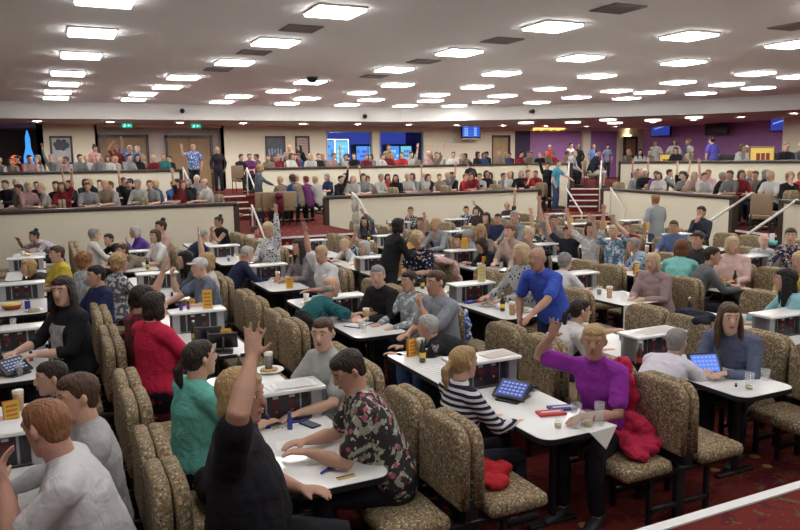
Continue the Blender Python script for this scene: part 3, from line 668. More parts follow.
ringm = MB().lathe([(.16, -.02), (.24, -.03), (.24, .02)], n=20, cap=False).mesh('trim_ring', FR); lensm = MB().lathe([(.16, -.015), (.0, -.02)], n=20, cap=False).mesh('lens', mat('downlight', (.9, .9, .9), .4, emit=(1, .95, .86), es=150))
dl = [(37, 119.5), (110, 120), (180, 121), (243, 122), (303, 122.5), (358, 123), (409, 123), (457, 123.5), (503, 123.5), (546, 123.5), (587, 122.5), (616, 121.5), (653, 120), (694, 117.5), (741, 114.5), (794, 110.5)]
for i, (px, py) in enumerate(dl):
    p = at(px, py-.6, SOF-.02)
    if p.length > 45 or p.y > 31.3 or i < 12: p = V((atY(px, py, 29.0).x, 29.0, SOF-.02))
    if i >= 12: p = V((p.x*1.07, p.y*1.07, SOF-.02))
    r = empty('downlight', p, 0, 'small round downlight under the bulkhead, %s from the left' % ordn(i+1), 'downlight', 'downlights under the bulkhead'); link('trim_ring', ringm, r); link('lens', lensm, r)
for i, (px, py) in enumerate(((526, 120.5), (573, 120), (608, 117.5), (615, 120.8), (653, 117.8), (694, 115))):
    d = ray(px, py); t = (SOF-.03-CZ)/d.z*1.06; p = V((d.x*t, d.y*t, SOF-.03))
    if p.y > 31 or p.x > 30: t *= min(30.6/p.y, 29/p.x); p = V((d.x*t, d.y*t, SOF-.03))
    r = empty('ceiling_light', p, 0, 'wide flat light below the bulkhead near the bar, %s from the left' % ordn(i+1), 'ceiling light', 'lights by the bar')
    MB().lathe([(.0, -.05), (.33, -.03), (.33, 0), (.0, 0)], n=20).build('diffuser', mat('soffit_light', (.9, .9, .9), .4, emit=(1, .97, .9), es=3), r)
# vents, sensors
VM = mat('vent_grey', (.20, .18, .18), .6); sl = MB().box(-.29, .29, -.29, .29, -.02, 0).mesh('backing', VM)
s2 = MB(); [s2.box(-.27, .27, -.26+.06*i, -.235+.06*i, -.03, -.02) for i in range(9)]; slm = s2.mesh('slats', mat('vent_slat', (.30, .27, .27), .5))
for px, py, nm in ((618, 8, 'largest dark ceiling vent, right of centre near the top'), (502, 40, 'dark ceiling vent between the two bright middle lights'), (423.5, 61, 'small dark ceiling vent beyond the middle one'), (301, 28, 'dark ceiling vent just left of the near middle light'), (254, 52, 'dark ceiling vent on the left, second away'), (374, 76, 'faint far ceiling vent, centre'), (794, 26, 'dark ceiling vent at the right edge'), (218, 69, 'faint far ceiling vent, left')):
    r = empty('ceiling_vent', at(px, py, CZT), 0, nm, 'vent'); link('backing', sl, r); link('slats', slm, r)
for px, py, nm in ((182, 111, 'small black camera on the bulkhead, left'), (364.5, 116.5, 'black dome camera on the bulkhead, centre'), (532, 111.5, 'small black camera on the bulkhead, right')):
    p = atY(px, py, 27.6) if px < 400 else atY(px, py, 24.6)
    r = empty('security_camera', p, 0, nm, 'camera'); MB().ell((0, -.06, 0), (.09, .09, .09)).build('dome', STEEL, r); MB().box(-.06, .06, -.03, .12, -.05, .05).build('mount', STEEL, r)
p = at(312, 77, CZT); r = empty('smoke_detector', p, 0, 'dark round ceiling detector beside the centre left light', 'detector'); MB().lathe([(.0, -.14), (.10, -.13), (.14, -.05), (.14, 0)], n=16).build('housing', STEEL, r); MB().lathe([(.16, -.02), (.16, .0)], n=16).build('base_ring', VM, r)
# ------------------------------------------------------------------ handrails
def rail(pts, posts, label, r_=.026):
    r = empty('handrail', pts[0], 0, label, 'handrail'); o = V(pts[0])
    MB().tube([V(p)-o for p in pts], r_, 10).build('rail', RAIL, r)
    for a, b in posts: MB().tube([V(a)-o, V(b)-o], .02, 8).build('post', RAIL, r)
rail([(4.42, 17.35, 1.55), (4.42, 16.3, .85), (4.42, 16.2, .8)], [((4.42, 17.35, .75), (4.42, 17.35, 1.55)), ((4.42, 16.3, 0), (4.42, 16.3, .85))], 'pale handrail at the left side of the steps down from the middle level')
rail([(7.15, 17.7, 1.75), (7.15, 17.3, 1.6), (7.15, 16.2, .85)], [((7.15, 17.3, .75), (7.15, 17.3, 1.6)), ((7.15, 16.3, 0), (7.15, 16.3, .9))], 'pale handrail with a coat over it, at the end of the lower middle wall')
rail([(4.2, 25.4, 2.45), (4.3, 24.2, 1.7)], [((4.2, 25.4, 1.5), (4.2, 25.4, 2.45)), ((4.3, 24.2, 1.5), (4.3, 24.2, 1.7))], 'pale handrail at the end of the upper left wall')
rail([(6.05, 24.2, 2.4), (6.05, 23.1, 1.65)], [((6.05, 24.2, 1.5), (6.05, 24.2, 2.4)), ((6.05, 23.1, .75), (6.05, 23.1, 1.65))], 'pale handrail behind the standing woman, at the right of the upper steps')
rail([(16.7, 20.95, 2.4), (16.05, 20.25, 1.65)], [((16.7, 20.95, 1.5), (16.7, 20.95, 2.4)), ((16.05, 20.25, .75), (16.05, 20.25, 1.65))], 'grey handrail left of the far corner steps')
rail([(17.5, 20.2, 2.45), (16.85, 19.5, 1.7)], [((17.5, 20.2, 1.5), (17.5, 20.2, 2.45)), ((16.85, 19.5, .75), (16.85, 19.5, 1.7))], 'pale upright handrail right of the far corner steps')
rail([(14.9, 18.8, 1.6), (14.7, 17.8, .9)], [((14.9, 18.8, .75), (14.9, 18.8, 1.6)), ((14.7, 17.8, 0), (14.7, 17.8, .9))], 'pale handrail at the left end of the lower middle wall corner')
rail([(16.3, 18.35, 1.6), (16.05, 17.4, .9)], [((16.3, 18.35, .75), (16.3, 18.35, 1.6)), ((16.05, 17.4, 0), (16.05, 17.4, .9))], 'pale handrail beside the left end of the lower right wall')
a, b = at(752, 193, 1.62), at(698, 229, .95); rail([a, b], [((a.x, a.y, .75), a), ((b.x, b.y, 0), b)], 'long sloping beige handrail left of the right hand steps', .03)
a, b = at(797, 200, 1.58), at(748, 234, .88); rail([a, b], [((a.x, a.y, .75), a), ((b.x, b.y, 0), b)], 'long sloping beige handrail right of the right hand steps', .03)
# ------------------------------------------------------------------ booths: tables, consoles, seats
TW = .60
def make_table(length):
    r = empty('bingo_table', (0, 0, 0))
    w, rad, n = TW/2, .10, 6
    poly = [(-w, length), (w, length)][::-1]
    poly = [(w, length), (-w, length)]+[(-w+rad-rad*math.cos(a), rad-rad*math.sin(a)) for a in [math.pi/2*k/n for k in range(n+1)]]+[(w-rad+rad*math.sin(a), rad-rad*math.cos(a)) for a in [math.pi/2*k/n for k in range(n+1)]]
    MB().prism(poly, .716, .75).build('edge', BLACKE, r)
    MB().prism([(x*.982, .006+y*.994) for x, y in poly], .745, .7525).build('tabletop', WHITE, r)
    MB().tube([(0, .30, .02), (0, .30, .72)], .026, 10).build('leg', STEEL, r)
    MB().rbox(-.2, .2, .27, .33, 0, .03, .01).build('foot', STEEL, r)
    MB().box(-.03, .03, .1, length, .67, .716).build('beam', STEEL, r)
    return r
TA = make_table(1.13)
def make_console():
    r = empty('bingo_console', (0, 0, 0)); w = .27
    MB().box(-w+.04, w-.04, .02, .18, 0, .75).build('pedestal', mat('pedestal_black', (.014, .013, .015), .5), r)
    b = MB().box(-w, -w+.075, 0, .20, .75, .955).box(w-.075, w, 0, .20, .75, .955).box(-w, w, .03, .17, .75, .955).build('body', SILVER, r)
    MB().rbox(-w-.025, w+.025, -.035, .235, .955, .982, .008).build('shelf_top', WHITE, r)
    for s, y in ((1, .026), (-1, .174)):
        f = MB().box(-.115, .115, y-.004, y+.004, .765, .945).build('front_panel', mat('console_dark', (.015, .013, .02), .3), r)
        q = MB()
        for x in (-.058, .058): q.lathe([(.022, .0), (.022, .006), (.0, .008)], n=12).xf(Matrix.Identity(4))
        for x in (-.058, .058):
            g = MB().box(x-.030, x+.030, y-s*.008-.002, y-s*.008+.002, .86, .905); g.build('display', mat('console_red', (.05, .008, .012), .25, emit=(.55, .03, .04), es=.02), f)
            g = MB().ell((x, y-s*.008, .825), (.013, .006, .013), 10, 6); g.build('button', mat('console_button', (.35, .04, .05), .3), f)
            g = MB().box(x-.02, x+.02, y-s*.008-.002, y-s*.008+.002, .918, .935); g.build('coin_slot', mat('console_plate', (.5, .5, .52), .3, metal=.6), f)
        for sx in (-1, 1):
            g = MB().box(sx*.16-.03, sx*.16+.03, y-.003, y+.003, .765, .945)
            for x in (sx*.15, sx*.165): g.box(x-.004, x+.004, y-.012, y+.004, .765, .945)
            g.build('grille', mat('console_grille', (.03, .03, .035), .4), r)
    return r
CO = make_console()
def make_bench():
    r = empty('booth_seat', (0, 0, 0)); hw = .265
    for s in (-1, 1):
        c = MB(); c.rbox(min(s*.13, s*.56), max(s*.13, s*.56), -hw, hw, .385, .485, .045, 4); c.build('seat', BENCHF, r)
        # backrest with rounded shoulders
        bm = bmesh.new(); out = []; n = 6; rd = .13; z0, z1 = .50, .99
        prof = [(-hw, z0), (hw, z0)]+[(hw-rd+rd*math.cos(a), z1-rd+rd*math.sin(a)) for a in [math.pi/2*k/n for k in range(n+1)]]+[(-hw+rd-rd*math.sin(a), z1-rd+rd*math.cos(a)) for a in [math.pi/2*k/n for k in range(n+1)]]
        vs0 = [bm.verts.new((0, y, z)) for y, z in prof]; f = bm.faces.new(vs0)
        ex = bmesh.ops.extrude_face_region(bm, geom=[f]); vv = [g for g in ex['geom'] if isinstance(g, bmesh.types.BMVert)]
        for v in vv: v.co.x += .095
        bmesh.ops.recalc_face_normals(bm, faces=bm.faces[:])
        eds = [e for e in bm.edges if abs(e.verts[0].co.x-e.verts[1].co.x) < 1e-6]
        bmesh.ops.bevel(bm, geom=eds, offset=.03, segments=3, profile=.5, affect='EDGES')
        bm.verts.index_update(); q = MB(); q.add([((s*(.001+v.co.x*.88+.02*(.99-v.co.z))), v.co.y, v.co.z) for v in bm.verts], [[v.index for v in f.verts] for f in bm.faces], 0, True); bm.free()
        q.build('backrest', BENCHF, r)
    f = MB(); f.rbox(-.045, .045, -hw+.01, hw-.01, .42, .56, .01); f.build('back_bracket', STEEL, r)
    for y in (-.18, .18):
        MB().rbox(-.50, .50, y-.02, y+.02, .345, .385, .008).build('seat_rail', STEEL, r)
        f = MB()
        f.rbox(-.04, .04, y-.02, y+.02, .0, .385, .006)
        for s in (-1, 1): f.rbox(s*.27-.018, s*.27+.018, y-.018, y+.018, 0, .36, .005)
        f.rbox(-.29, .29, y-.018, y+.018, .10, .135, .005)
        f.build('leg_frame', STEEL, r)
    return r
BE = make_bench()
used = {'T': 0, 'C': 0, 'B': 0}
def place(proto, key, loc, label, group, cat, rz=0):
    o = proto if used[key] == 0 else copy_tree(proto); used[key] += 1
    o.location = loc; o.rotation_euler.z = rz; setp(o, label, cat, group); return o
TX = [-.38, 1.38, 3.03, 4.83, 6.52, 8.25, 9.95, 11.65, 13.3]; BX = [-1.2, .45, 2.12, 3.85, 5.62, 7.38, 9.08, 10.78, 12.46]
ROWS = [(3.62, 2), (6.75, 2), (9.88, 2), (13.0, 2), (16.0, 2)]
def vis_(x, y, z=.75, m=45):
    d = V((x, y, z-CZ)).dot(fw)
    if d < .5: return False
    p = proj((x, y, z)); return -m < p[0] < 800+m and 60 < p[1] < 530+m
tables = []
for ri, (y0, _) in enumerate(ROWS):
    for ci, x in enumerate(TX):
        full = True
        if ri == 4 and x < 7.3: full = False
        if ri == 4 and 4.0 < x < 7.4: continue
        if x > 12.5 and ri < 3: continue
        for half in (0, 1):
            if half and ri == 4 and (not full): continue
            yy = y0 if half == 0 else y0+2.46
            if not (vis_(x, yy, m=70) or vis_(x, y0+1.1, m=40)): continue
            nm = '%s half, %s row, %s table column from left' % (('near', 'far')[half], ordn(ri+1), ordn(ci+1))
            place(TA, 'T', (x, yy, 0), 'white bingo table, '+nm, 'white bingo tables on the main floor', 'table', math.pi if half else 0); tables.append((x, yy, half, ri, ci))
        if vis_(x, y0+1.2, .95, 40) and not (ri == 4 and not full):
            place(CO, 'C', (x, y0+1.13, 0), 'silver and black bingo console with white top, %s row, %s table column from left' % (ordn(ri+1), ordn(ci+1)), 'bingo consoles on the main floor', 'console')
    for ci, x in enumerate(BX):
        for k, dy in enumerate((.13, .70, 1.52, 2.09)):
            if ri == 4 and x < 7.3 and k > 1: continue
            if ri == 4 and 3.9 < x < 7.3: continue
            if not vis_(x, y0+dy, .75, 60): continue
            place(BE, 'B', (x, y0+dy, 0), 'fabric booth seat, %s of four in %s row, %s seat column from left' % (ordn(k+1), ordn(ri+1), ordn(ci+1)), 'booth seats on the main floor', 'seat')
# middle tier
for ri, y in enumerate((19.4, 22.0)):
    for ci, x in enumerate([-.6+1.9*k for k in range(9)]):
        if ri == 0 and 4.3 < x < 7.4: continue
        if x > 7 and ri == 0: y_ = 20.7
        else: y_ = y
        if 4.2 < x < 7.6 and ri == 1: continue
        if vis_(x, y_, 1.5, 20):
            place(TA, 'T', (x, y_, L1), 'white table on the middle level, %s of its %s row from the left' % (ordn(ci+1), ('front', 'back')[ri]), 'tables on the middle level', 'table')
            if vis_(x+.95, y_, 1.5, 20): place(BE, 'B', (x+.95, y_+.3, L1), 'booth seat on the middle level, %s of its %s row from the left' % (ordn(ci+1), ('front', 'back')[ri]), 'booth seats on the middle level', 'seat')
for k in range(7):
    x, y = PL(.8+2.0*k); 
    if 6.2 < .8+2*k < 8.4: continue
    if vis_(x+.9, y, 1.5, 30): place(TA, 'T', (x+.35, y+.1, L1), 'white table behind the lower right wall, %s along from the far corner' % ordn(k+1), 'tables on the middle level', 'table', R(-76)); place(BE, 'B', (x+.9, y+.9, L1), 'booth seat behind the lower right wall, %s along from the far corner' % ordn(k+1), 'booth seats on the middle level', 'seat', R(-76))
for k in range(15):
    x = -1.2+1.35*k
    if 4.2 < x < 8.2: continue
    if vis_(x, 25.9, 2.3, 20) and x < 18: place(TA, 'T', (x, 25.75, L2), 'white table just behind the upper wall, %s from the left' % ordn(k+1), 'tables on the upper level', 'table', 0)
for k in range(7):
    x, y = PU(.8+1.7*k)
    if vis_(x, y, 2.3, 20): place(TA, 'T', (x+.35, y, L2), 'white table behind the upper right wall, %s along from the far corner' % ordn(k+1), 'tables on the upper level', 'table', R(-76))

def make_chair():
    r = empty('chair', (0, 0, 0)); TANF = mat('tan_vinyl', (.26, .185, .11), .6, noise=.12, nscale=12)
    MB().rbox(-.23, .23, -.22, .22, .42, .50, .03).build('seat', TANF, r); MB().rbox(-.22, .22, -.27, -.21, .52, .98, .03).build('backrest', TANF, r)
    for x in (-.20, .20):
        for y in (-.22, .20): MB().tube([(x, y, .02), (x, y, .43 if y > 0 else .60)], .016, 8).build('leg', STEEL, r)
    return r
CH = make_chair(); nch = [0]
def chair(x, y, z, face, label):
    o = CH if nch[0] == 0 else copy_tree(CH); nch[0] += 1; o.location = (x, y, z); o.rotation_euler.z = R(face-90); setp(o, label, 'chair', 'tan chairs on the raised levels')
for i in range(5):
    p = at(287+9*i, 210, L1+.6); chair(p.x, 20.9-.05*i, L1, 100, 'tan chair with its back to us beside the lower steps, %s from the left' % ordn(i+1))
p = at(238, 180, L2+.6); chair(6.3, 26.3, L2, 60, 'tan chair at the top of the left upper steps')
chair(17.75, 21.0, L2, 330, 'tan chair under the large person in pale shorts'); chair(17.7, 22.3, L2, 300, 'tan chair under the person in pale grey above the corner steps')
p = at(740, 208, L1+.7); chair(p.x+.9, p.y+.2, L1, 40, 'patterned high backed chair at the top of the right hand steps')
# ------------------------------------------------------------------ the people on the main floor
W_ = (.62, .62, .62); K_ = (.014, .014, .017); NAVY = (.02, .03, .09)
def P(px, py, face, shirt, label, pat='plain', sl='s', hair='short', hc='brown', la='table', ra='table', **k):
    k.setdefault('group', 'players seated on the main floor')
    if k.get('stand'): k['group'] = 'people standing on the main floor'
    return person((0, 0, 0), face, shirt, pat, sl, hair, hc, la, ra, label, headpx=(px, py), **k)
# nearest tables
P(43, 428, 172, (.60, .60, .62), 'ginger cropped man in white T-shirt leaning on hand, bottom left corner', hair='crop', hc='ginger', la='mouth', ra='near', lean=30, hpitch=-12, hyaw=-35, bulk=1.28, lod=0, skin=(.60, .34, .26), tro=(.04, .05, .09), scale=1.08)
P(80, 397, 185, (.36, .36, .37), 'woman in pale grey cardigan behind the ginger cropped man', sl='l', hair='short', hc='brown', lean=12, bulk=1.3, fem=True, lod=0, hyaw=12, scale=1.04)
P(51, 378, 190, (.025, .04, .30), 'dark haired child in bright blue top beside the grey cardigan woman', sl='l', hair='short', hc='dark', lean=14, bulk=.85, lod=0, scale=.93)
P(230, 398, 318, (.012, .012, .016), 'large blonde woman in black top with one arm raised high, nearest table', hair='bob', hc='blonde', ra=(-.08, .10, .42, 6), la=(-.12, .27, 'T'), lean=12, bulk=1.42, fem=True, lod=0, scale=1.1, hpitch=0, tro=(.012, .012, .016))
P(322, 334, 200, (.38, .39, .38), 'man in plain light grey T-shirt opposite, beyond the floral top woman', hair='crop', hc='brown', lean=12, bulk=1.05, lod=0, hyaw=30)
P(347, 371, 164, (.035, .033, .035), 'dark haired woman in dark floral top looking down at her phone', 'floral', 's', 'short', 'dark', 'near', 'near', lean=22, hpitch=-26, hyaw=20, bulk=1.35, fem=True, lod=0, scale=1.03)
P(416, 328, 120, (.012, .012, .014), 'grey haired person in black jumper seen from behind', sl='l', hair='short', hc='silver', lean=12, bulk=1.25, lod=0)
P(455, 364, 5, (.014, .016, .035), 'blonde ponytail woman in navy and white striped jumper at a tablet', 'stripes', 'l', 'pony', 'blonde', 'near', 'table', lean=16, bulk=1.0, fem=True, lod=0, tro=(.02, .02, .03))
P(593, 342, 205, (.26, .03, .32), 'woman in bright purple T-shirt raising one hand beside a red coat', hair='short', hc='blonde', la='near', ra=(.10, .18, .24, 60), lean=8, fem=True, lod=0, hyaw=20, tro=(.012, .012, .015))
P(581, 311, 340, (.62, .62, .63), 'dark haired woman in glasses and white T-shirt stretching an arm to the right', hair='pony', hc='dark', la='out', ra='near', lean=24, slean=4, bulk=1.15, fem=True, lod=0, specs=True)
P(677, 342, 15, (.60, .58, .66), 'grey haired person in white T-shirt at a tablet, seen from behind', hair='short', hc='grey', lean=20, bulk=1.15, lod=0, scale=.96)
P(730, 318, 200, (.11, .13, .22), 'long brown haired woman in blue marled top facing the grey haired player', 'marl', 'l', 'long', 'brown', 'near', 'near', lean=10, bulk=1.15, fem=True, lod=0, hyaw=35)
P(62, 291, 205, K_, 'dark haired woman in black T-shirt with grey printed picture', sl='q', hair='long', hc='dark', la='near', ra='table', lean=12, bulk=1.2, fem=True, lod=0, hyaw=35, scale=1.09, printed='grey')
P(157, 306, 25, (.50, .02, .06), 'dark haired woman in bright red jumper with her back to us', sl='l', hair='bob', hc='dark', lean=18, bulk=1.4, fem=True, lod=0, scale=1.03)
P(129, 300, 20, (.24, .015, .02), 'dark haired person in red plaid shirt waving beside the red jumper woman', 'plaid', 'q', 'short', 'dark', 'upf', 'table', lean=2, bulk=1.1, lod=0, scale=1.05)
P(197, 359, 15, (.13, .42, .35), 'dark haired woman in mint green top with hair tied back', sl='s', hair='pony', hc='dark', lean=24, bulk=1.35, fem=True, lod=0, hpitch=6)
P(331, 287, 5, (.015, .14, .14), 'grey balding man in green checked shirt leaning over a book', 'pinstripes', 's', 'bald', 'silver', 'far', 'far', lean=38, bulk=1.2, lod=0)
P(378, 276, 235, (.016, .016, .018), 'grey haired woman in black cardigan facing us behind a pint', sl='l', hair='short', hc='grey', la='near', ra='near', lean=8, bulk=1.1, fem=True, hyaw=0)
P(413, 281, 195, (.24, .27, .28), 'small dark haired person in pale checked shirt leaning over the table', 'blotch', 'l', 'short', 'dark', lean=22, bulk=.9, lod=0, scale=.95)
P(434, 283, 190, (.25, .27, .32), 'man in grey T-shirt and blue jeans with his hand at his chin', hair='crop', hc='brown', la='mouth', ra='near', lean=14, bulk=1.2, lod=0, tro=(.05, .09, .20), scale=1.04)
P(244, 254, 0, (.018, .022, .06), 'grey haired man in navy jacket reading at the table', sl='l', hair='short', hc='silver', lean=22, bulk=1.1, hpitch=-10)
P(297, 247, 195, (.26, .22, .20), 'dark haired woman in grey striped jacket, turned from us', 'marl', 'l', 'long', 'dark', 'near', 'near', lean=14, fem=True)
P(323, 254, 225, (.64, .64, .66), 'fair haired woman in white T-shirt with arm stretched straight up', hair='short', hc='fair', la='near', ra='up', lean=6, bulk=1.2, fem=True, lod=0)
P(267, 230, 240, (.60, .60, .62), 'blonde woman in white top with black motifs raising her left hand', 'darkspots', 'l', 'fluffy', 'fair', 'up', 'near', lean=4, bulk=1.1, fem=True)
P(250, 231, 350, (.52, .50, .45), 'brown haired red faced person in cream top', sl='l', hair='short', hc='brown', lean=14, skin=(.62, .26, .20))
P(218, 222, 200, K_, 'person in sleeveless black top clasping hands by the left wall', sl='n', hair='bun', hc='dark', la='mouth', ra='mouth', lean=8, bulk=1.1, fem=True)
P(203, 236, 10, (.015, .02, .045), 'grey haired man in dark navy shirt leaning forward', sl='s', hair='short', hc='grey', lean=34, bulk=1.1)
P(183, 260, 185, (.10, .10, .12), 'woman with long black hair resting her hands at her face', 'marl', 's', 'long', 'black', 'mouth', 'mouth', lean=14, fem=True)
P(200, 267, 190, (.17, .20, .25), 'man in white cap and grey patterned shirt', 'marl', 's', 'cap', (.6, .6, .6), 'table', 'far', lean=16, bulk=1.3)
P(206, 262, 170, (.5, .47, .40), 'blonde person with one arm raised behind the white capped man', sl='s', hair='bob', hc='blonde', la='near', ra='up', lean=10, fem=True)
P(155, 236, 215, (.62, .62, .60), 'brown haired woman in white T-shirt resting on her elbows', hair='bob', hc='brown', la='near', ra='near', lean=14, bulk=1.1, fem=True)
P(167, 227, 200, (.45, .28, .24), 'woman with dark bun and pink top near the left wall', sl='s', hair='bun', hc='dark', lean=8, fem=True)
P(134, 232, 190, (.10, .05, .28), 'grey haired woman in purple cardigan eating', sl='l', hair='bob', hc='silver', la='mouth', ra='near', lean=20, fem=True)
P(107, 275, 200, (.018, .025, .085), 'dark haired person in plain navy top at the second row', sl='l', hair='short', hc='black', lean=10, bulk=1.15)
P(120, 263, 20, (.12, .12, .13), 'blonde curly haired woman in black and white pattern, seen from behind', 'blotch', 'l', 'curly', 'blonde', lean=14, fem=True)
P(115, 251, 195, (.20, .17, .13), 'brown haired person partly hidden behind the blonde curls', sl='l', hair='short', hc='brown', lean=12)
P(102, 240, 225, (.02, .018, .022), 'person in plain black top facing us by the left wall', sl='l', hair='short', hc='dark', lean=4, bulk=1.1)
P(90, 235, 10, (.60, .58, .56), 'grey haired woman in glasses and white top, in profile', sl='l', hair='short', hc='grey', lean=12, fem=True, specs=True)
P(76, 262, 20, (.36, .42, .46), 'sandy haired woman in pale blue floral top with her back to us', 'blotch', 's', 'curly', 'ginger', lean=10, bulk=1.15, fem=True)
P(57, 254, 200, (.55, .44, .06), 'brown haired woman in bright yellow top', sl='s', hair='short', hc='brown', la='near', ra='near', lean=10, bulk=1.1, fem=True)
P(34, 233, 205, (.42, .33, .38), 'woman with black updo and pale pink patterned top raising a hand', 'blotch', 's', 'bun', 'black', 'near', 'half', lean=10, fem=True)
P(23, 268, 200, (.03, .028, .03), 'blonde woman in black cardigan over yellow at the left edge', sl='l', hair='bob', hc='blonde', la='near', ra='near', lean=16, bulk=1.1, fem=True)
P(343, 218, 240, (.12, .13, .15), 'long dark haired woman in grey top, hand up, far left of the middle wall', sl='l', hair='long', hc='dark', la='upc', ra='near', lean=6, bulk=1.1, fem=True)
P(362, 221, 235, (.36, .25, .24), 'auburn haired woman with a raised hand beside the long dark haired one', sl='s', hair='fluffy', hc='auburn', la='upc', ra='near', lean=6, fem=True)
P(344, 245, 200, (.62, .62, .63), 'person in plain white top behind the woman with the straight arm', sl='s', hair='short', hc='fair', lean=10)
P(363, 248, 205, (.05, .13, .18), 'grey haired woman in blue patterned top raising her hand', 'blotch', 's', 'bob', 'silver', 'near', 'upc', lean=10, fem=True)
P(399, 226, 0, (.012, .012, .014), 'dark haired person in long black jacket standing among the tables', sl='l', hair='bob', hc='black', la='reach', ra='carry', lean=12, bulk=1.15, stand=True, scale=.97)
P(411, 211, 240, (.36, .34, .32), 'brown haired person in glasses near the middle wall, hands at face', 'plaid', 'l', 'short', 'brown', 'chin', 'near', lean=4, specs=True)
P(421, 223, 220, (.30, .22, .17), 'person in tan top behind the blonde navy dotted woman', sl='s', hair='crop', hc='brown', lean=6)
P(418, 240, 255, (.018, .02, .05), 'blonde curly woman in navy dotted blouse facing us', 'spots', 's', 'curly', 'fair', 'near', 'near', lean=4, bulk=1.15, fem=True)
P(433, 233, 230, (.03, .035, .10), 'dark haired child with one arm raised', sl='s', hair='short', hc='dark', la='near', ra='up', lean=4, bulk=.85, scale=.9)
P(436, 224, 200, (.26, .28, .30), 'blonde person in pale grey top near the middle wall', sl='l', hair='short', hc='blonde', lean=12)
P(457, 241, 215, (.16, .08, .04), 'person in brown furry coat turned towards us', 'marl', 'l', 'short', 'dark', lean=6, bulk=1.1, fem=True)
P(484, 245, 175, (.012, .012, .015), 'dark haired woman in black jacket bending over her cards', sl='l', hair='bob', hc='dark', la='near', ra='near', lean=26, hpitch=-22, fem=True)
P(468, 236, 95, (.28, .31, .34), 'person in pale grey hooded top seen from behind', sl='l', hair='cap', hc=(.28, .31, .34), lean=10)
P(480, 231, 255, (.20, .17, .15), 'blonde long haired woman in glasses facing us', sl='l', hair='long', hc='blonde', lean=4, specs=True, fem=True)
P(467, 210, 240, (.03, .05, .13), 'man in dark and blue top near the middle wall', 'blotch', 's', 'short', 'dark', lean=4)
P(477, 211, 230, (.05, .04, .04), 'brown haired woman in black, arm raised, at the middle wall', sl='l', hair='bob', hc='brown', la='upc', ra='near', lean=4, fem=True)
P(486, 218, 225, (.10, .06, .05), 'dark haired woman just below the middle wall', sl='l', hair='bob', hc='black', lean=4, fem=True)
P(497, 219, 225, (.02, .028, .07), 'man in navy T-shirt with dark beard near the middle wall', sl='s', hair='crop', hc='dark', lean=4, bulk=1.15)
P(507, 206, 235, (.05, .045, .05), 'balding man in black raising his arm by the middle wall', sl='s', hair='bald', hc='grey', la='up', ra='near', lean=4)
P(513, 217, 215, (.20, .20, .22), 'grey person half hidden beside the balding man', sl='l', hair='short', hc='grey', lean=6)
P(510, 232, 200, (.45, .34, .31), 'person in pale pink top resting chin on hand', sl='l', hair='short', hc='auburn', la='chin', ra='near', lean=12, fem=True)
P(528, 236, 210, (.30, .26, .22), 'sandy haired person beyond the blue T-shirt man', sl='l', hair='fluffy', hc='fair', lean=8, fem=True)
P(521, 254, 185, (.35, .36, .36), 'fair haired woman in black and white check behind the blue T-shirt man', 'darkspots', 'l', 'bob', 'fair', lean=14, fem=True)
P(537, 259, 200, (.05, .10, .50), 'man in bright blue T-shirt standing and reaching to a plate', sl='s', hair='bald', hc='grey', la='reach', ra='down', lean=26, bulk=1.15, stand=True, tro=(.02, .03, .07), lod=0, scale=.98)
P(564, 262, 15, (.62, .60, .62), 'grey haired person in white T-shirt leaning to the table', sl='s', hair='fluffy', hc='grey', lean=20, bulk=1.1, la='far')
P(544, 229, 240, (.05, .045, .05), 'woman in glasses and black top with one arm straight up', 'blotch', 's', 'short', 'dark', 'near', 'up', lean=4, fem=True, specs=True)
P(568, 232, 245, (.02, .022, .035), 'person in black top with both arms raised wide', sl='s', hair='short', hc='dark', la='upo', ra='upo', lean=4, bulk=1.15)
P(590, 229, 240, (.45, .41, .38), 'dark haired woman in pale printed top with both arms up', 'blotch', 's', 'bob', 'black', 'up', 'upo', lean=4, fem=True)
P(556, 221, 240, (.25, .22, .22), 'brown haired person behind the raised arms', sl='s', hair='short', hc='brown', la='near', ra='up', lean=4)
P(614, 232, 225, (.10, .22, .34), 'fair haired woman in blue patterned blouse with raised hands', 'blotch', 's', 'short', 'fair', 'upc', 'upf', lean=6, bulk=1.1, fem=True)
P(627, 228, 235, (.20, .02, .02), 'brown haired person in dark red beyond the pale blue shirt', sl='s', hair='short', hc='brown', lean=6)
P(633, 245, 95, (.34, .42, .52), 'grey haired man in pale blue shirt seen from behind', 'pinstripes', 's', 'short', 'grey', lean=16, bulk=1.2)
P(655, 262, 190, (.33, .24, .25), 'fair haired woman in mauve jumper writing at a big sheet', sl='l', hair='bob', hc='fair', la='near', ra='near', lean=12, bulk=1.25, fem=True, lod=0, hyaw=10)
P(680, 248, 60, (.20, .52, .50), 'brown haired woman in turquoise top seen from behind', sl='s', hair='bob', hc='auburn', lean=10, fem=True)
P(673, 227, 215, (.09, .14, .28), 'person in blue denim top at the table by the right wall', sl='q', hair='short', hc='brown', la='near', ra='table', lean=8, bulk=1.15, fem=True)
P(655, 200, 80, (.26, .28, .30), 'sandy haired person in grey T-shirt standing with their back to us', sl='s', hair='short', hc='ginger', la='down', ra='carry', stand=True, lean=2, tro=(.05, .06, .08))
P(705, 212, 190, (.03, .035, .05), 'dark haired man in grey jacket sitting under the right wall', sl='l', hair='short', hc='dark', la='near', ra='chin', lean=12)
P(700, 240, 190, (.04, .035, .04), 'brown haired person just left of the pale pink jumper', sl='l', hair='short', hc='dark', lean=8)
P(711, 256, 330, (.12, .13, .14), 'dark haired person in dark grey top bending forward', sl='l', hair='short', hc='dark', lean=30, bulk=1.15, hyaw=-20)
P(734, 245, 245, (.58, .40, .37), 'woman in pale pink jumper facing us at the small table', sl='l', hair='bob', hc='fair', la='near', ra='near', lean=8, bulk=1.15, fem=True)
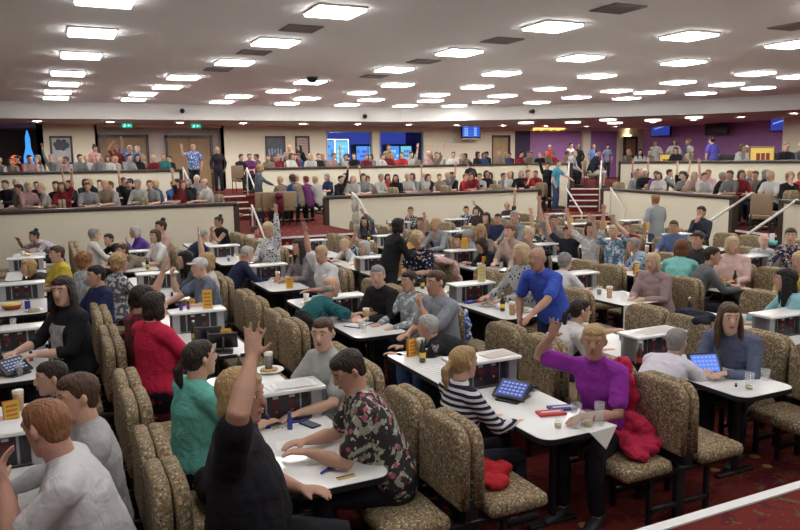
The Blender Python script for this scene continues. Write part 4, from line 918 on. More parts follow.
P(763, 241, 225, (.38, .40, .45), 'bald person in pale patterned top behind stacked packaging', 'blotch', 's', 'bald', 'fair', 'near', 'near', lean=6, bulk=1.1)
P(786, 280, 110, (.22, .42, .47), 'woman with long black hair and pale blue top near the right edge', sl='l', hair='long', hc='black', lean=8, bulk=1.2, fem=True, lod=0)
P(797, 262, 190, (.60, .48, .10), 'person in yellow top cut by the right edge', sl='s', hair='fluffy', hc='fair', lean=8, fem=True)
P(793, 236, 215, (.03, .03, .06), 'dark haired person in dark floral top at the right edge', 'floral', 'l', 'short', 'dark', lean=8)
# ------------------------------------------------------------------ the people on the two raised levels
def tonew(c):
    r, g, b = c; m = max(c)
    if m < .05: return 'black'
    if min(c) > .42: return 'white'
    if m-min(c) < .06: return 'grey'
    if r > 1.8*g and r > 1.8*b: return 'dark red' if r < .3 else 'bright red'
    if b > 1.3*r and b > 1.15*g: return 'blue'
    if r > 1.2*g and b > 1.1*g: return 'purple' if r < .4 else 'pink'
    if g > 1.15*r: return 'teal'
    return 'tan' if r < .4 else 'pale peach'
ARMW = {'t': '', 'u': ', one arm raised', 'b': ', both arms raised', 'c': ', hand at face'}
HW = {'dark': 'dark haired', 'black': 'black haired', 'brown': 'brown haired', 'blonde': 'blonde', 'fair': 'fair haired', 'grey': 'grey haired', 'white': 'white haired', 'silver': 'silver haired', 'ginger': 'sandy haired', 'auburn': 'auburn haired', 'red': 'red haired'}
k_, w_, g_, r_, b_, p_, n_, t_, m_, v_ = (.02, .02, .025), (.58, .57, .55), (.24, .25, .26), (.22, .02, .03), (.06, .14, .36), (.55, .34, .34), (.02, .03, .07), (.05, .28, .26), (.30, .24, .18), (.20, .05, .20)
R_ = (.50, .03, .04); bb = (.07, .26, .42)
mid = [  # x, y, top, hair colour, hair style, arms
 (9, 188, k_, 'dark', 'short', 't'), (25, 190, m_, 'dark', 'short', 't'), (37, 185, k_, 'brown', 'crop', 't'), (26, 198, p_, 'fair', 'short', 't'), (48, 192, w_, 'fair', 'short', 't'), (59, 189, k_, 'dark', 'short', 't'), (64, 192, r_, 'brown', 'bob', 'u'), (75, 187, k_, 'dark', 'short', 'u'), (88, 190, g_, 'brown', 'short', 't'), (102, 184, w_, 'dark', 'short', 'c'), (107, 193, m_, 'fair', 'short', 't'), (115, 192, w_, 'brown', 'short', 't'), (128, 186, k_, 'dark', 'short', 'u'), (141, 189, w_, 'grey', 'short', 't'), (150, 191, g_, 'brown', 'short', 't'), (160, 186, (.10, .15, .22), 'fair', 'bob', 't'), (171, 185, b_, 'auburn', 'short', 'c'), (182, 186, k_, 'auburn', 'bob', 'u'), (197, 182, g_, 'white', 'fluffy', 't'), (210, 191, w_, 'grey', 'bald', 't'), (183, 193, r_, 'dark', 'short', 't'),
 (283, 184, m_, 'fair', 'short', 't'), (296, 184, b_, 'brown', 'curly', 't'), (300, 186, m_, 'blonde', 'short', 't'), (309, 186, v_, 'red', 'short', 't'), (319, 185, w_, 'fair', 'short', 't'), (338, 187, k_, 'black', 'short', 'u'), (342, 180, m_, 'fair', 'short', 't'), (354, 181, w_, 'blonde', 'bob', 't'), (363, 182, g_, 'black', 'bob', 't'), (370, 184, m_, 'brown', 'short', 'u'), (378, 187, w_, 'grey', 'short', 't'), (386, 179, R_, 'black', 'bob', 't'), (396, 181, k_, 'black', 'long', 't'), (407, 180, w_, 'silver', 'short', 't'), (415, 182, g_, 'brown', 'bob', 't'), (426, 181, w_, 'dark', 'bob', 'u'), (432, 185, k_, 'fair', 'short', 't'), (440, 189, m_, 'brown', 'short', 't'), (447, 181, g_, 'fair', 'short', 'u'), (454, 184, k_, 'dark', 'short', 't'), (462, 184, R_, 'ginger', 'short', 't'), (475, 181, r_, 'dark', 'bob', 't'), (485, 178, k_, 'black', 'bob', 't'), (492, 177, m_, 'dark', 'bob', 't'), (500, 178, g_, 'brown', 'short', 't'), (507, 182, w_, 'fair', 'short', 't'), (514, 179, k_, 'brown', 'bob', 't'), (526, 178, R_, 'auburn', 'short', 'c'), (537, 181, r_, 'brown', 'short', 't'),
 (635, 172, r_, 'dark', 'short', 'u'), (631, 180, g_, 'grey', 'short', 't'), (644, 174, m_, 'fair', 'bob', 'u'), (644, 184, k_, 'white', 'fluffy', 't'), (654, 180, v_, 'brown', 'short', 't'), (665, 174, g_, 'dark', 'short', 'c'), (679, 173, k_, 'dark', 'short', 'b'), (693, 178, p_, 'fair', 'bob', 't'), (702, 181, w_, 'brown', 'short', 't'), (710, 175, p_, 'auburn', 'short', 'u'), (717, 183, k_, 'grey', 'short', 't'), (733, 181, g_, 'brown', 'short', 't'), (746, 176, b_, 'fair', 'short', 't'), (757, 173, m_, 'brown', 'short', 't'), (760, 178, k_, 'grey', 'bob', 't'), (773, 184, w_, 'fair', 'short', 't'), (788, 179, k_, 'blonde', 'curly', 'c'), (797, 178, R_, 'ginger', 'short', 'u')]
upp = [
 (2, 160, w_, 'fair', 'short', 't'), (12, 163, m_, 'brown', 'short', 't'), (22, 160, r_, 'dark', 'short', 't'), (28, 163, p_, 'brown', 'short', 't'), (36, 158, w_, 'grey', 'short', 't'), (55, 162, g_, 'grey', 'short', 'u'), (61, 162, p_, 'fair', 'short', 't'), (70, 163, w_, 'brown', 'short', 't'), (86, 163, w_, 'fair', 'short', 't'), (93, 164, p_, 'blonde', 'bob', 't'), (109, 162, w_, 'dark', 'bob', 't'), (119, 162, w_, 'fair', 'short', 't'), (137, 163, k_, 'black', 'long', 't'), (147, 165, m_, 'blonde', 'short', 't'), (164, 162, t_, 'ginger', 'short', 't'),
 (239, 160, k_, 'dark', 'short', 't'), (249, 161, v_, 'dark', 'short', 't'), (260, 160, m_, 'brown', 'short', 't'), (269, 161, m_, 'red', 'short', 't'), (276, 163, r_, 'brown', 'short', 't'), (289, 160, w_, 'brown', 'bob', 't'), (294, 162, r_, 'dark', 'short', 't'), (311, 161, w_, 'fair', 'bob', 't'), (325, 161, m_, 'blonde', 'short', 't'), (331, 161, p_, 'auburn', 'short', 't'), (344, 159, w_, 'brown', 'short', 'u'), (355, 162, k_, 'dark', 'short', 't'), (366, 160, r_, 'ginger', 'short', 't'), (380, 160, w_, 'brown', 'short', 't'), (388, 161, r_, 'auburn', 'short', 't'), (402, 160, R_, 'dark', 'short', 't'), (410, 159, w_, 'dark', 'short', 'u'), (418, 160, m_, 'brown', 'short', 't'), (426, 159, p_, 'fair', 'short', 't'), (435, 160, m_, 'dark', 'short', 'b'), (454, 159, w_, 'brown', 'short', 't'), (467, 157, m_, 'dark', 'bob', 't'), (475, 159, k_, 'black', 'bob', 't'), (489, 159, n_, 'black', 'short', 't'), (499, 159, m_, 'fair', 'short', 't'), (511, 158, r_, 'brown', 'short', 't'), (518, 157, R_, 'dark', 'short', 't'), (527, 159, m_, 'brown', 'short', 't'), (540, 158, k_, 'grey', 'short', 't'), (554, 156, R_, 'brown', 'short', 't'), (564, 157, p_, 'auburn', 'short', 't'),
 (626, 156, m_, 'fair', 'short', 't'), (632, 157, k_, 'brown', 'short', 't'), (639, 156, w_, 'black', 'long', 't'), (648, 156, g_, 'brown', 'short', 't'), (677, 154, k_, 'brown', 'short', 't'), (686, 154, m_, 'grey', 'bob', 't'), (738, 155, w_, 'brown', 'bob', 't'), (748, 153, w_, 'white', 'short', 't'), (785, 153, k_, 'ginger', 'short', 't'), (798, 155, g_, 'fair', 'short', 't')]
random.seed(11)
for x in (42, 78, 101, 127, 155, 173, 281, 302, 318, 350, 373, 395, 443, 461, 482, 505, 533, 546): upp.append((x, 157 if x > 400 else 160, random.choice((k_, w_, m_, r_, g_, b_)), random.choice(('brown', 'dark', 'fair', 'grey')), random.choice(('short', 'bob', 'crop')), 't'))
for x in (17, 83, 95, 121, 135, 190, 330, 348, 391, 420, 468, 480, 521, 660, 686, 725, 739, 766): mid.append((x, 184 if x < 300 else 178, random.choice((k_, w_, m_, r_, g_, n_)), random.choice(('brown', 'dark', 'fair', 'grey')), random.choice(('short', 'bob', 'fluffy')), 't'))
ARMS = {'t': ('near', 'near'), 'u': ('near', 'up'), 'b': ('up', 'up'), 'c': ('chin', 'near')}
def bg(lst, level, tier, group):
    for i, (px, py, col, hc, hs, arm) in enumerate(sorted(lst)):
        k = sorted(lst).index((px, py, col, hc, hs, arm))
        right = px > 600
        la, ra = ARMS[arm]
        if i % 2: la, ra = ra, la
        hz = level+1.22
        if level == L1:
            q = at(px, py, hz); d = V((q.x, q.y, 0)); lo, hi = (20.3, 24.6)
            if not right:
                if px > 255: lo = 21.6
                if 283 <= px <= 320: lo = hi = 21.3
                y = min(max(q.y, lo), hi); p = V((q.x*y/q.y, y, 0))
            else:
                # distance between the two slanted walls along this sight line
                dr = ray(px, py); u_ = dr.x/dr.y
                def hit(Q):   # Q(t)=(ax-.234t, ay-.972t)
                    ax, ay = Q(0); t = (ax-u_*ay)/(.234-u_*.972); return ay-.972*t
                lo, hi = hit(PL)+1.0, hit(PU)-1.0; y = min(max(q.y, lo), hi); p = V((u_*y, y, 0))
        else:
            dr = ray(px, py); u_ = dr.x/dr.y
            if not right: y = (26.4, 27.3, 28.3)[i % 3]
            else:
                ax, ay = PU(0); t = (ax-u_*ay)/(.234-u_*.972); y = ay-.972*t+(.7, 1.3, 1.9)[i % 3]
            p = V((u_*y, y, 0))
        sh_ = random.uniform(.55, .9)
        face = (235, 255, 205, 300, 270, 190)[i % 6] + random.randint(-8, 8)
        if 283 <= px <= 320 and level == L1: face = 110+i % 3*10
        lb = '%s person in %s top%s, %s from left on %s' % (HW[hc], tonew(col), ARMW[arm], ordn(i+1), tier)
        r = person((p.x, p.y, level), face, tuple(c*sh_ for c in col), 'plain', 'l' if i % 3 == 0 else 's', hs, hc, la, ra, lb, group, lean=8, fem=hs in ('bob', 'long', 'curly', 'fluffy'), lod=2, scale=random.uniform(.97, 1.04))
bg(mid, L1, 'middle level', 'players on the middle level')
bg(upp, L2, 'upper level', 'players on the upper level')
def S(px, py, Y, level, face, col, label, **k):
    d = ray(px, py); u_ = d.x/d.y
    k.setdefault('lod', 1); k.setdefault('la', 'down'); k.setdefault('ra', 'down'); k.setdefault('lean', 2)
    return person((u_*Y, Y, level), face, col, label=label, group='people standing on the raised levels' if k.get('stand', True) else 'players on the upper level', **{**dict(stand=True), **k})
S(258, 174, 22.3, L1, 350, (.10, .12, .15), 'blonde woman in grey top and dark scarf standing by the steps', hair='bob', hc='blonde', sleeve='l', la='reach', ra='down', fem=True, tro=(.02, .03, .07))
S(193, 151, 27.2, L2, 265, (.07, .14, .42), 'fair haired person in blue patterned top standing at the right doors, hand up', hair='short', hc='fair', sleeve='s', ra='wave', pat='blotch', bulk=1.2)
S(130, 150, 28.6, L2, 265, (.06, .16, .45), 'person in bright blue top standing with raised arm at the left doors', hair='short', hc='fair', sleeve='s', ra='up', pat='spots', bulk=1.1)
S(137, 151, 29.2, L2, 280, (.12, .18, .30), 'grey haired person in dull blue standing behind the bright blue top', hair='short', hc='grey')
S(117, 151, 28.9, L2, 260, (.20, .03, .03), 'brown haired woman in red standing with arm up at the left doors', hair='bob', hc='brown', ra='upc', fem=True)
S(94, 152, 28.0, L2, 300, (.55, .30, .28), 'dark haired person in pink top standing left of the doors', hair='bun', hc='dark', fem=True)
S(218, 158, 26.5, L2, 250, (.03, .025, .03), 'person in dark clothes with white collar beside a purple coat, by the upper steps', hair='short', hc='fair', sleeve='l', scale=.93)
S(301, 154, 28.6, L2, 200, K_, 'long black haired woman in black standing by the pink poster', hair='long', hc='black', sleeve='l', fem=True)
S(289, 155, 29.2, L2, 270, (.4, .3, .25), 'fair haired person standing between the two framed posters', hair='short', hc='fair')
S(388, 155, 29.0, L2, 270, (.3, .24, .16), 'brown haired person standing in front of the right arcade window', hair='bob', hc='brown', fem=True)
S(471, 169, 23.6, L1, 95, (.012, .012, .014), 'dark haired person in black top standing behind the middle row', hair='short', hc='dark', fem=True)
S(547, 178, 20.9, L1, 235, (.014, .014, .016), 'dark haired person in black jacket with hand raised beside the blue T-shirt', hair='short', hc='dark', sleeve='l', ra='up', scale=.95, fem=True)
S(556, 166, 20.6, L1, 300, (.07, .28, .42), 'man in light blue T-shirt and jeans standing by the corner steps', hair='crop', hc='brown', sleeve='s', la='reach', tro=(.04, .07, .15))
S(549, 149, 30.2, L2, 260, (.55, .03, .03), 'fair haired person in bright red standing in front of the purple alcove', hair='short', hc='white')
S(570, 147, 29.8, L2, 270, (.55, .55, .56), 'man in white shirt and dark tie standing at the purple alcove', hair='crop', hc='dark', sleeve='l', scale=1.04)
S(579, 150, 29.2, L2, 200, (.03, .03, .035), 'person in black beside the white shirted man', hair='crop', hc='brown', sleeve='l')
S(593, 150, 30.4, L2, 265, (.12, .20, .48), 'person in blue top standing in front of the small purple panel', hair='short', hc='fair')
S(607, 149, 30.2, L2, 250, (.14, .15, .25), 'person in grey blue top standing right of the small purple panel', hair='short', hc='dark')
def SR(px, py, off, face, col, label, **k):
    dr = ray(px, py); u_ = dr.x/dr.y; ax, ay = PU(0); t = (ax-u_*ay)/(.234-u_*.972); y = ay-.972*t+off
    return S(px, py, y, L2, face, col, label, **k)
SR(656, 143, 3.2, 200, (.60, .60, .60), 'brown haired woman in white top standing left of the fruit machine', hair='pony', hc='brown', fem=True, bulk=1.1)
SR(674, 146, 3.0, 230, (.58, .58, .56), 'dark haired person in white and black standing at the fruit machine', hair='bob', hc='black')
SR(690, 144, 3.2, 160, (.10, .18, .24), 'man in grey blue shirt standing before the purple wall', hair='crop', hc='ginger', sleeve='s')
SR(713, 148, 1.4, 95, (.10, .06, .55), 'broad person in bright blue and purple top under the black television', hair='short', hc='dark', bulk=1.45, pat='marl', scale=.97)
# seated on chairs at the top of the corner steps
r = person((17.75, 21.0, L2), 330, (.014, .018, .035), 'plain', 's', 'cap', (.02, .02, .04), 'lap', 'lap', 'large person in dark top, cap and pale shorts on a chair above the corner steps', 'players on the upper level', lean=14, bulk=1.35, lod=1, legs='short', tro=(.45, .44, .40), stand=False)
r = person((17.7, 22.3, L2), 300, (.38, .38, .38), 'plain', 'l', 'short', 'grey', 'lap', 'lap', 'person in pale grey top on a chair behind the one in pale shorts', 'players on the upper level', lean=20, lod=1)
# ------------------------------------------------------------------ things on the tables and seats
random.seed(5)
def nearest_table(p):
    return min(tables, key=lambda t: abs(t[0]-p.x)+abs(t[1]+(-.55 if t[2] else .55)-p.y))
def settle(p, mx=.24):
    """keep a thing inside the tabletop it stands on"""
    x, y, half, ri, ci = nearest_table(p); y0, y1 = (y+.06, y+1.08) if not half else (y-1.08, y-.06)
    return V((min(max(p.x, x-mx), x+mx), min(max(p.y, y0), y1), p.z))
FOAM = mat('beer_foam', (.75, .70, .58), .7); BEER = mat('golden_beer', (.45, .20, .03), .1, coat=.5); STOUT = mat('dark_beer', (.06, .02, .01), .1, coat=.5)
PAPER = mat('paper', (.74, .74, .73), .8); INKB = mat('ink_blue', (.03, .04, .30), .5); INKR = mat('ink_red', (.50, .04, .04), .5); GREENB = mat('bottle_dark', (.02, .03, .02), .1, coat=.6)
TABB = mat('tablet_shell', (.018, .018, .02), .35); TABS = mat('tablet_screen', (.05, .07, .25), .2, emit=(.05, .07, .24), es=.6); TABS2 = mat('tablet_screen_light', (.05, .1, .35), .2, emit=(.10, .22, .75), es=.7); CELLW = mat('screen_cell', (.2, .25, .4), .3, emit=(.2, .26, .5), es=.6)
YEL = mat('menu_yellow', (.70, .48, .05), .5); ORG = mat('menu_orange', (.60, .16, .04), .5)
MESH = {}
def once(key, fn):
    if key not in MESH: MESH[key] = fn()
    return MESH[key]
def glass_m(h, r): return once(('g', h, r), lambda: MB().lathe([(0, .0), (r*.8, 0), (r, h), (r*.94, h), (r*.74, .008), (0, .008)], n=16, cap=False).mesh('tumbler', GLASS))
def th(name, p, label, cat, rz=0, group=None): return empty(name, p, rz, label, cat, group)
def glass(p, label, h=.13, r=.035, fill=None, group='glasses on the tables'):
    r_ = th('drinking_glass', p, label, 'glass', 0, group); link('tumbler', glass_m(h, r), r_)
    if fill: link('drink', once(('d', h, r, fill[0]), lambda: MB().lathe([(0, .010), (r*.72, .010), (r*(.74+.2*fill[1]), h*fill[1]), (0, h*fill[1])], n=14, cap=False).mesh('drink', {'pale': mat('pale_drink', (.5, .42, .2), .1), 'cola': STOUT, 'beer': BEER}[fill[0]])), r_)
    return r_
def pint(p, label, m_, h=.155, r=.04):
    r_ = th('pint_glass', p, label, 'glass', 0, 'pints of beer'); link('tumbler', glass_m(h, r), r_)
    MB().lathe([(0, .010), (r*.76, .010), (r*.93, h*.86), (0, h*.86)], n=14, cap=False).build('beer', m_, r_); MB().lathe([(0, h*.86), (r*.94, h*.86), (r*.97, h*1.02), (0, h*1.04)], n=14, cap=False).build('foam', FOAM, r_)
def bottle(p, label, m_, h=.23, r=.032, lab=INKR, name='bottle'):
    r_ = th(name, p, label, 'bottle', 0, 'bottles'); MB().lathe([(0, 0), (r, .005), (r, h*.55), (r*.4, h*.75), (r*.38, h*.95), (0, h*.95)], n=14, cap=False).build('glass_body', m_, r_)
    MB().lathe([(r*1.02, h*.2), (r*1.02, h*.42)], n=14, cap=False).build('wrapper', lab, r_); MB().lathe([(0, h*.94), (r*.45, h*.94), (r*.45, h), (0, h)], n=10, cap=False).build('cap', mat('bottle_cap', (.6, .6, .6), .4), r_)
def sheet(p, w, h, rz, label, m_=None, name='bingo_sheet', lines=True, group='papers on the tables'):
    r_ = th(name, p, label, 'paper', rz, group); MB().box(-w/2, w/2, -h/2, h/2, .0005, .0025).build('page', m_ or PAPER, r_)
    if lines:
        g = MB()
        for i in range(5):
            y = -h/2+h*(i+.5)/5; g.box(-w*.42, w*.42, y-h*.03, y+h*.03, .0026, .003)
        g.build('printed_rows', mat('print_faint', (.42, .44, .50), .7), r_)
def pen(p, rz, label, m_=INKB):
    r_ = th('marker_pen', p+V((0, 0, .009)), label, 'pen', rz, 'pens'); MB().tube([(-.055, 0, 0), (.055, 0, 0)], .008, 8).build('barrel', m_, r_); MB().tube([(.055, 0, 0), (.078, 0, 0)], .0095, 8).build('cap', mat('pen_cap', (.02, .02, .2), .4), r_)
def dauber(p, label, m_=INKB, h=.09):
    r_ = th('bingo_dauber', p, label, 'marker', 0, 'bingo daubers'); MB().lathe([(0, 0), (.018, 0), (.018, h*.65), (.012, h*.7)], n=12).build('bottle_body', m_, r_); MB().lathe([(.014, h*.68), (.014, h), (.0, h+.004)], n=12).build('cap', mat('dauber_cap', (.03, .04, .12), .4), r_)
def plate(p, label, r=.12, food=(.45, .30, .12), rz=0):
    r_ = th('dinner_plate', p, label, 'plate', rz, 'plates of food'); MB().lathe([(0, .004), (r*.6, .004), (r, .018), (r*.98, .023), (r*.6, .010), (0, .010)], n=24, cap=False).build('plate_body', mat('china', (.72, .72, .70), .3), r_)
    g = MB()
    for k in range(6): g.ell((r*.35*math.cos(k*1.1), r*.35*math.sin(k*1.1), .018), (r*.28, r*.2, .016), 8, 6)
    g.build('food', mat('food_%.2f' % food[0], food, .7, noise=.4, nscale=40), r_)
def tablet(p, rz, tilt, label, scr_=TABS, w=.27, h=.19, back=False):
    r_ = th('bingo_tablet', p, label, 'tablet', rz, 'bingo tablets'); M = Matrix.Translation((0, 0, .03)) @ Matrix.Rotation(R(tilt), 4, 'X')
    MB().rbox(-w/2, w/2, -.0, h, -.022, .0, .01).xf(M).build('shell', TABB, r_); MB().box(-w/2+.025, w/2-.025, .022, h-.022, .0, .002).xf(M).build('screen', scr_, r_)
    g = MB()
    for i in range(6):
        for j in range(4): g.box(-w/2+.045+.033*i, -w/2+.066+.033*i, .04+.033*j, .055+.033*j, .0021, .003)
    g.xf(M).build('screen_numbers', CELLW, r_)
    e = M@V((0, h*.75, -.02)); MB().tube([e, (0, e.y+.02+.06*math.cos(R(tilt)), .012)], .012, 8).build('stand', TABB, r_); MB().rbox(-.09, .09, -.02, e.y+.08, 0, .014, .005).build('stand_base', TABB, r_)
def menu(p, rz, label, a=YEL, b_=ORG, h=.20, w=.10):
    r_ = th('menu_stand', p, label, 'menu', rz, 'menu stands'); MB().prism([(-w/2, -.03), (w/2, -.03), (w/2, -.025), (-w/2, -.025)], 0, h).build('front_card', a, r_); MB().prism([(-w/2, .0), (w/2, .0), (w/2, .005), (-w/2, .005)], 0, h).build('rear_card', b_, r_)
    g = MB(); [g.box(-w*.36, w*.36, -.032, -.0302, h*(.15+.2*i), h*(.25+.2*i)) for i in range(4)]; g.build('printed_blocks', b_, r_); MB().box(-w/2, w/2, -.03, .005, 0, .006).build('base', b_, r_)
def drape(name, pts, rads, label, cat, col, group=None, nz=.03, ns=.06, vox=.012, m_='plain'):
    o = V(pts[0]); q = MB()
    for p, r_ in zip(pts, rads): q.ell(V(p)-o, r_, 14, 10)
    ob = link(name, remesh(q, name, cloth(m_), vox, 3, nz, ns), None, o, col); setp(ob, label, cat, group); return ob
T = .753; CT = .984
A_ = lambda px, py, z=T: settle(at(px, py, z))
# nearest middle-left table
sheet(A_(324, 461), .22, .075, R(-8), 'white bingo ticket strip beside the blue pen on the nearest table')
pen(A_(327, 471), R(35), 'blue marker pen lying on the nearest table')
r = th('bank_card', A_(346, 477), 'small yellow and black card near the rounded table corner', 'card', R(4)); MB().box(-.055, .055, -.022, .022, 0, .003).build('card_body', mat('card_yellow', (.55, .42, .18), .5), r); MB().box(-.055, .055, .004, .014, .003, .004).build('stripe', BLACKE, r)
sheet(A_(300, 444), .30, .16, R(-12), 'large blank white sheet across the nearest table behind the tickets', lines=False)
pen(A_(296, 446), R(-10), 'thin grey pen on the large white sheet', mat('pen_grey', (.25, .3, .35), .4))
dauber(A_(268, 428), 'short blue bingo dauber at the left of the nearest table'); dauber(A_(290, 429), 'tall dark blue bingo dauber in front of the console', h=.12)
pen(A_(292, 417), R(8), 'long blue pen under the console buttons'); pen(A_(300, 414), R(14), 'red pen under the console buttons', INKR)
r = th('coins', A_(280, 428), 'few small coins between two blue daubers', 'coins', 0); r['kind'] = 'stuff'
for k in range(4): MB().lathe([(0, 0), (.012, 0), (.012, .003), (0, .003)], .03*k-.04, .01*(k % 2), n=10).build('coin', mat('coin_metal', (.45, .40, .22), .3, metal=.9), r)
p = A_(310, 425); r = th('mobile_phone', V((p.x, p.y, .759)), 'dark mobile phone on the nearest table beside the floral top woman', 'phone', R(20)); MB().rbox(-.04, .04, -.075, .075, -.005, .005, .004).build('case', TABB, r); MB().box(-.035, .035, -.068, .068, .005, .006).build('screen', mat('phone_screen', (.1, .14, .18), .1), r)
q = at(290, 391, CT); sheet(V((1.45, 4.83, CT)), .34, .17, R(6), 'pile of white and red papers on top of the nearest console', name='newspaper'); sheet(V((1.47, 4.82, CT+.004)), .30, .15, R(-6), 'crumpled leaflet lying over the papers on the nearest console', name='leaflet', lines=True)
r = th('snack_packet', V((1.17, 4.82, CT)), 'yellow snack packet on the left of the nearest console top', 'packet', R(20)); MB().ell((0, 0, .015), (.06, .045, .016)).build('wrapper', mat('snack_yellow', (.55, .50, .20), .5, noise=.5, nscale=60), r)
pint(A_(297, 366), 'tall pint of dark beer with foam beyond the nearest console', STOUT, .17)
plate(A_(272, 371), 'oval plate of leftover food beyond the nearest console', .13)
glass(A_(309, 404), 'clear plastic tumbler right of the nearest console', .12)
# purple woman's table
glass(A_(576, 428), 'tall empty glass, left of the pair on the purple woman\'s table', .17, .036); glass(A_(601, 427), 'tall empty glass, right of the pair on the purple woman\'s table', .165, .036)
glass(A_(558, 428), 'small glass with a pale drink at the table edge', .065, .03, ('pale', .4)); glass(A_(588, 427), 'half full pale tumbler between the two tall glasses', .11, .036, ('pale', .45))
for px, py, m__, lb in ((551, 414, INKR, 'red paper packet flat on the purple woman\'s table'), (562, 409, INKB, 'blue paper packet beside the red one')):
    p = A_(px, py); r = th('paper_packet', p+V((0, 0, .008)), lb, 'packet', R(-15)); MB().rbox(-.10, .10, -.05, .05, -.008, .010, .006).build('wrapper', m__, r); MB().box(-.07, .07, -.01, .01, .0101, .011).build('printed_band', PAPER, r)
x_, y_, *_r = nearest_table(at(588, 432, T))
r = th('napkin', V((3.20, 3.63, T)), 'white paper napkin hanging over the front edge of the purple woman\'s table', 'napkin', 0)
MB().add([(-.13, .10, .004), (.10, .14, .004), (.13, -.0, .004), (-.12, -.03, .004), (.01, -.035, -.13), (-.13, .10, .001), (.10, .14, .001), (.13, 0, .001), (-.12, -.024, .001), (.01, -.028, -.13)], [(0, 3, 2, 1), (3, 4, 2), (5, 6, 7, 8), (8, 7, 9), (0, 5, 8, 3), (3, 8, 9, 4), (4, 9, 7, 2), (2, 7, 6, 1), (1, 6, 5, 0)]).build('folded_tissue', PAPER, r)
tablet(A_(507, 402), R(-62), 32, 'bingo tablet with blue grid held by the striped jumper woman')
tablet(A_(548, 382)+V((.02, .0, 0)), R(115), 12, 'black bingo tablet lying low in front of the purple woman', TABB)
sheet(V((3.16, 4.83, CT)), .26, .15, R(10), 'folded red and cream newspaper on the console beside the striped woman', mat('news_cream', (.55, .45, .38), .8), 'newspaper')
pint(V((3.0, 5.85, T)), 'dark pint with white foam beside the ponytail woman\'s head', STOUT, .16); glass(V((3.10, 5.75, T)), 'empty glass beside the dark pint near the ponytail', .12)
# right hand table
tablet(A_(708, 378), R(-20), 55, 'bingo tablet with bright blue screen in front of the white T-shirt player', TABS2)
glass(A_(749, 389), 'tall glass with a little drink near the front of the right table', .13, .036, ('pale', .2)); glass(A_(780, 377), 'short empty tumbler at the right of the right table', .09, .04)
r = th('lighter', A_(736, 386)+V((0, 0, .008)), 'small black lighter on the right table', 'lighter', R(40)); MB().rbox(-.03, .03, -.009, .009, -.008, .008, .004).build('case', TABB, r); MB().rbox(.03, .04, -.008, .008, -.007, .007, .002).build('metal_head', SILVER, r)
bottle(V((4.47, 4.62, T)), 'small cola bottle with red wrapper beside the right console', STOUT, .22)
sheet(V((4.85, 4.83, CT)), .36, .16, R(4), 'white and red bingo flyers covering the right console top', mat('flyer_pale', (.62, .55, .50), .8), 'flyer')
# left tables
tablet(V((-.30, 6.95, T)), R(40), 35, 'dark bingo tablet at the left edge before the black T-shirt woman', TABB)
sheet(V((-.42, 5.75, T)), .22, .13, R(10), 'red and white leaflet on the table at the left edge', mat('leaflet_red', (.45, .15, .15), .7), 'leaflet')
p = A_(12, 309); r = th('food_basket', p, 'yellow and brown basket of food at the left edge', 'basket', 0); MB().lathe([(0, 0), (.09, 0), (.13, .06), (.12, .06), (.085, .01), (0, .01)], n=18, cap=False).build('basket_body', mat('basket_brown', (.25, .07, .03), .6), r); MB().ell((0, 0, .05), (.12, .11, .035)).build('wrapped_food', mat('chips_yellow', (.65, .50, .08), .6, noise=.5, nscale=30), r)
r = th('drinks_can', A_(28, 310), 'dark blue drinks can beside the yellow food basket', 'can', 0); MB().lathe([(0, 0), (.03, 0), (.033, .01), (.033, .11), (.027, .12), (0, .12)], n=16, cap=False).build('can_body', INKB, r); MB().lathe([(0, .121), (.026, .121)], n=12, cap=False).build('lid', SILVER, r)
bottle(V((-.15, 5.2, T)), 'small white bottle behind the ginger man\'s head', mat('bottle_white', (.6, .6, .6), .4), .14, .022, INKB)
tablet(A_(209, 343), R(165), 60, 'left dark tablet standing on the table before the mint top woman', TABB); tablet(A_(224, 350), R(165), 60, 'right dark tablet standing on the table before the mint top woman', TABB)
menu(V((1.50, 7.98, CT)), R(-10), 'yellow and orange menu stand on the second row console, left of centre'); dauber(V((1.22, 7.98, CT)), 'orange topped blue dauber on the second row console', INKB, .10); dauber(V((1.30, 8.0, CT)), 'purple dauber on the second row console', mat('dauber_purple', (.2, .05, .3), .4), .09)
# centre
pint(A_(371, 311), 'tall dark pint with foam before the woman in black cardigan', STOUT, .19); glass(A_(379, 314), 'half empty glass right of the tall dark pint', .12, .035, ('pale', .3)); glass(A_(366, 305), 'clear glass tucked behind the tall dark pint', .12)
r = th('open_book', A_(359, 325), 'open book of white pages under the green checked man\'s hands', 'book', R(30)); MB().rbox(-.15, .15, -.10, .10, 0, .010, .004).build('cover', INKB, r); MB().box(-.145, -.002, -.095, .095, .010, .016).box(.002, .145, -.095, .095, .010, .016).build('pages', PAPER, r)
pint(A_(278, 283), 'golden pint of beer in front of the navy jacketed man', BEER, .17); glass(A_(288, 285), 'short clear glass beside the golden pint', .10)
menu(V((3.2, 7.98, CT)), R(-10), 'tall yellow and white menu stand on the console left of the plates', mat('menu_white', (.6, .55, .4), .5), YEL, .24) if False else menu(V((4.98, 7.98, CT)), R(-10), 'tall yellow and white menu stand on the console left of the plates', mat('menu_white', (.6, .55, .4), .5), YEL, .22)
plate(A_(521, 311), 'big oval plate of food by the blue T-shirt man\'s hand', .15, (.55, .42, .20)); plate(A_(487, 306), 'plate of leftovers at the middle of the table', .12, (.35, .28, .18))
for px, py, m__, lb in ((478, 301, INKR, 'bright red napkin on the table with the plates'), (470, 303, INKB, 'blue packet at the left of the table with the plates')):
    p = A_(px, py); r = th('paper_packet', p+V((0, 0, .01)), lb, 'packet', R(20)); MB().rbox(-.08, .08, -.05, .05, -.01, .015, .008).build('wrapper', m__, r); MB().box(-.05, .05, -.01, .01, .0151, .016).build('printed_band', PAPER, r)
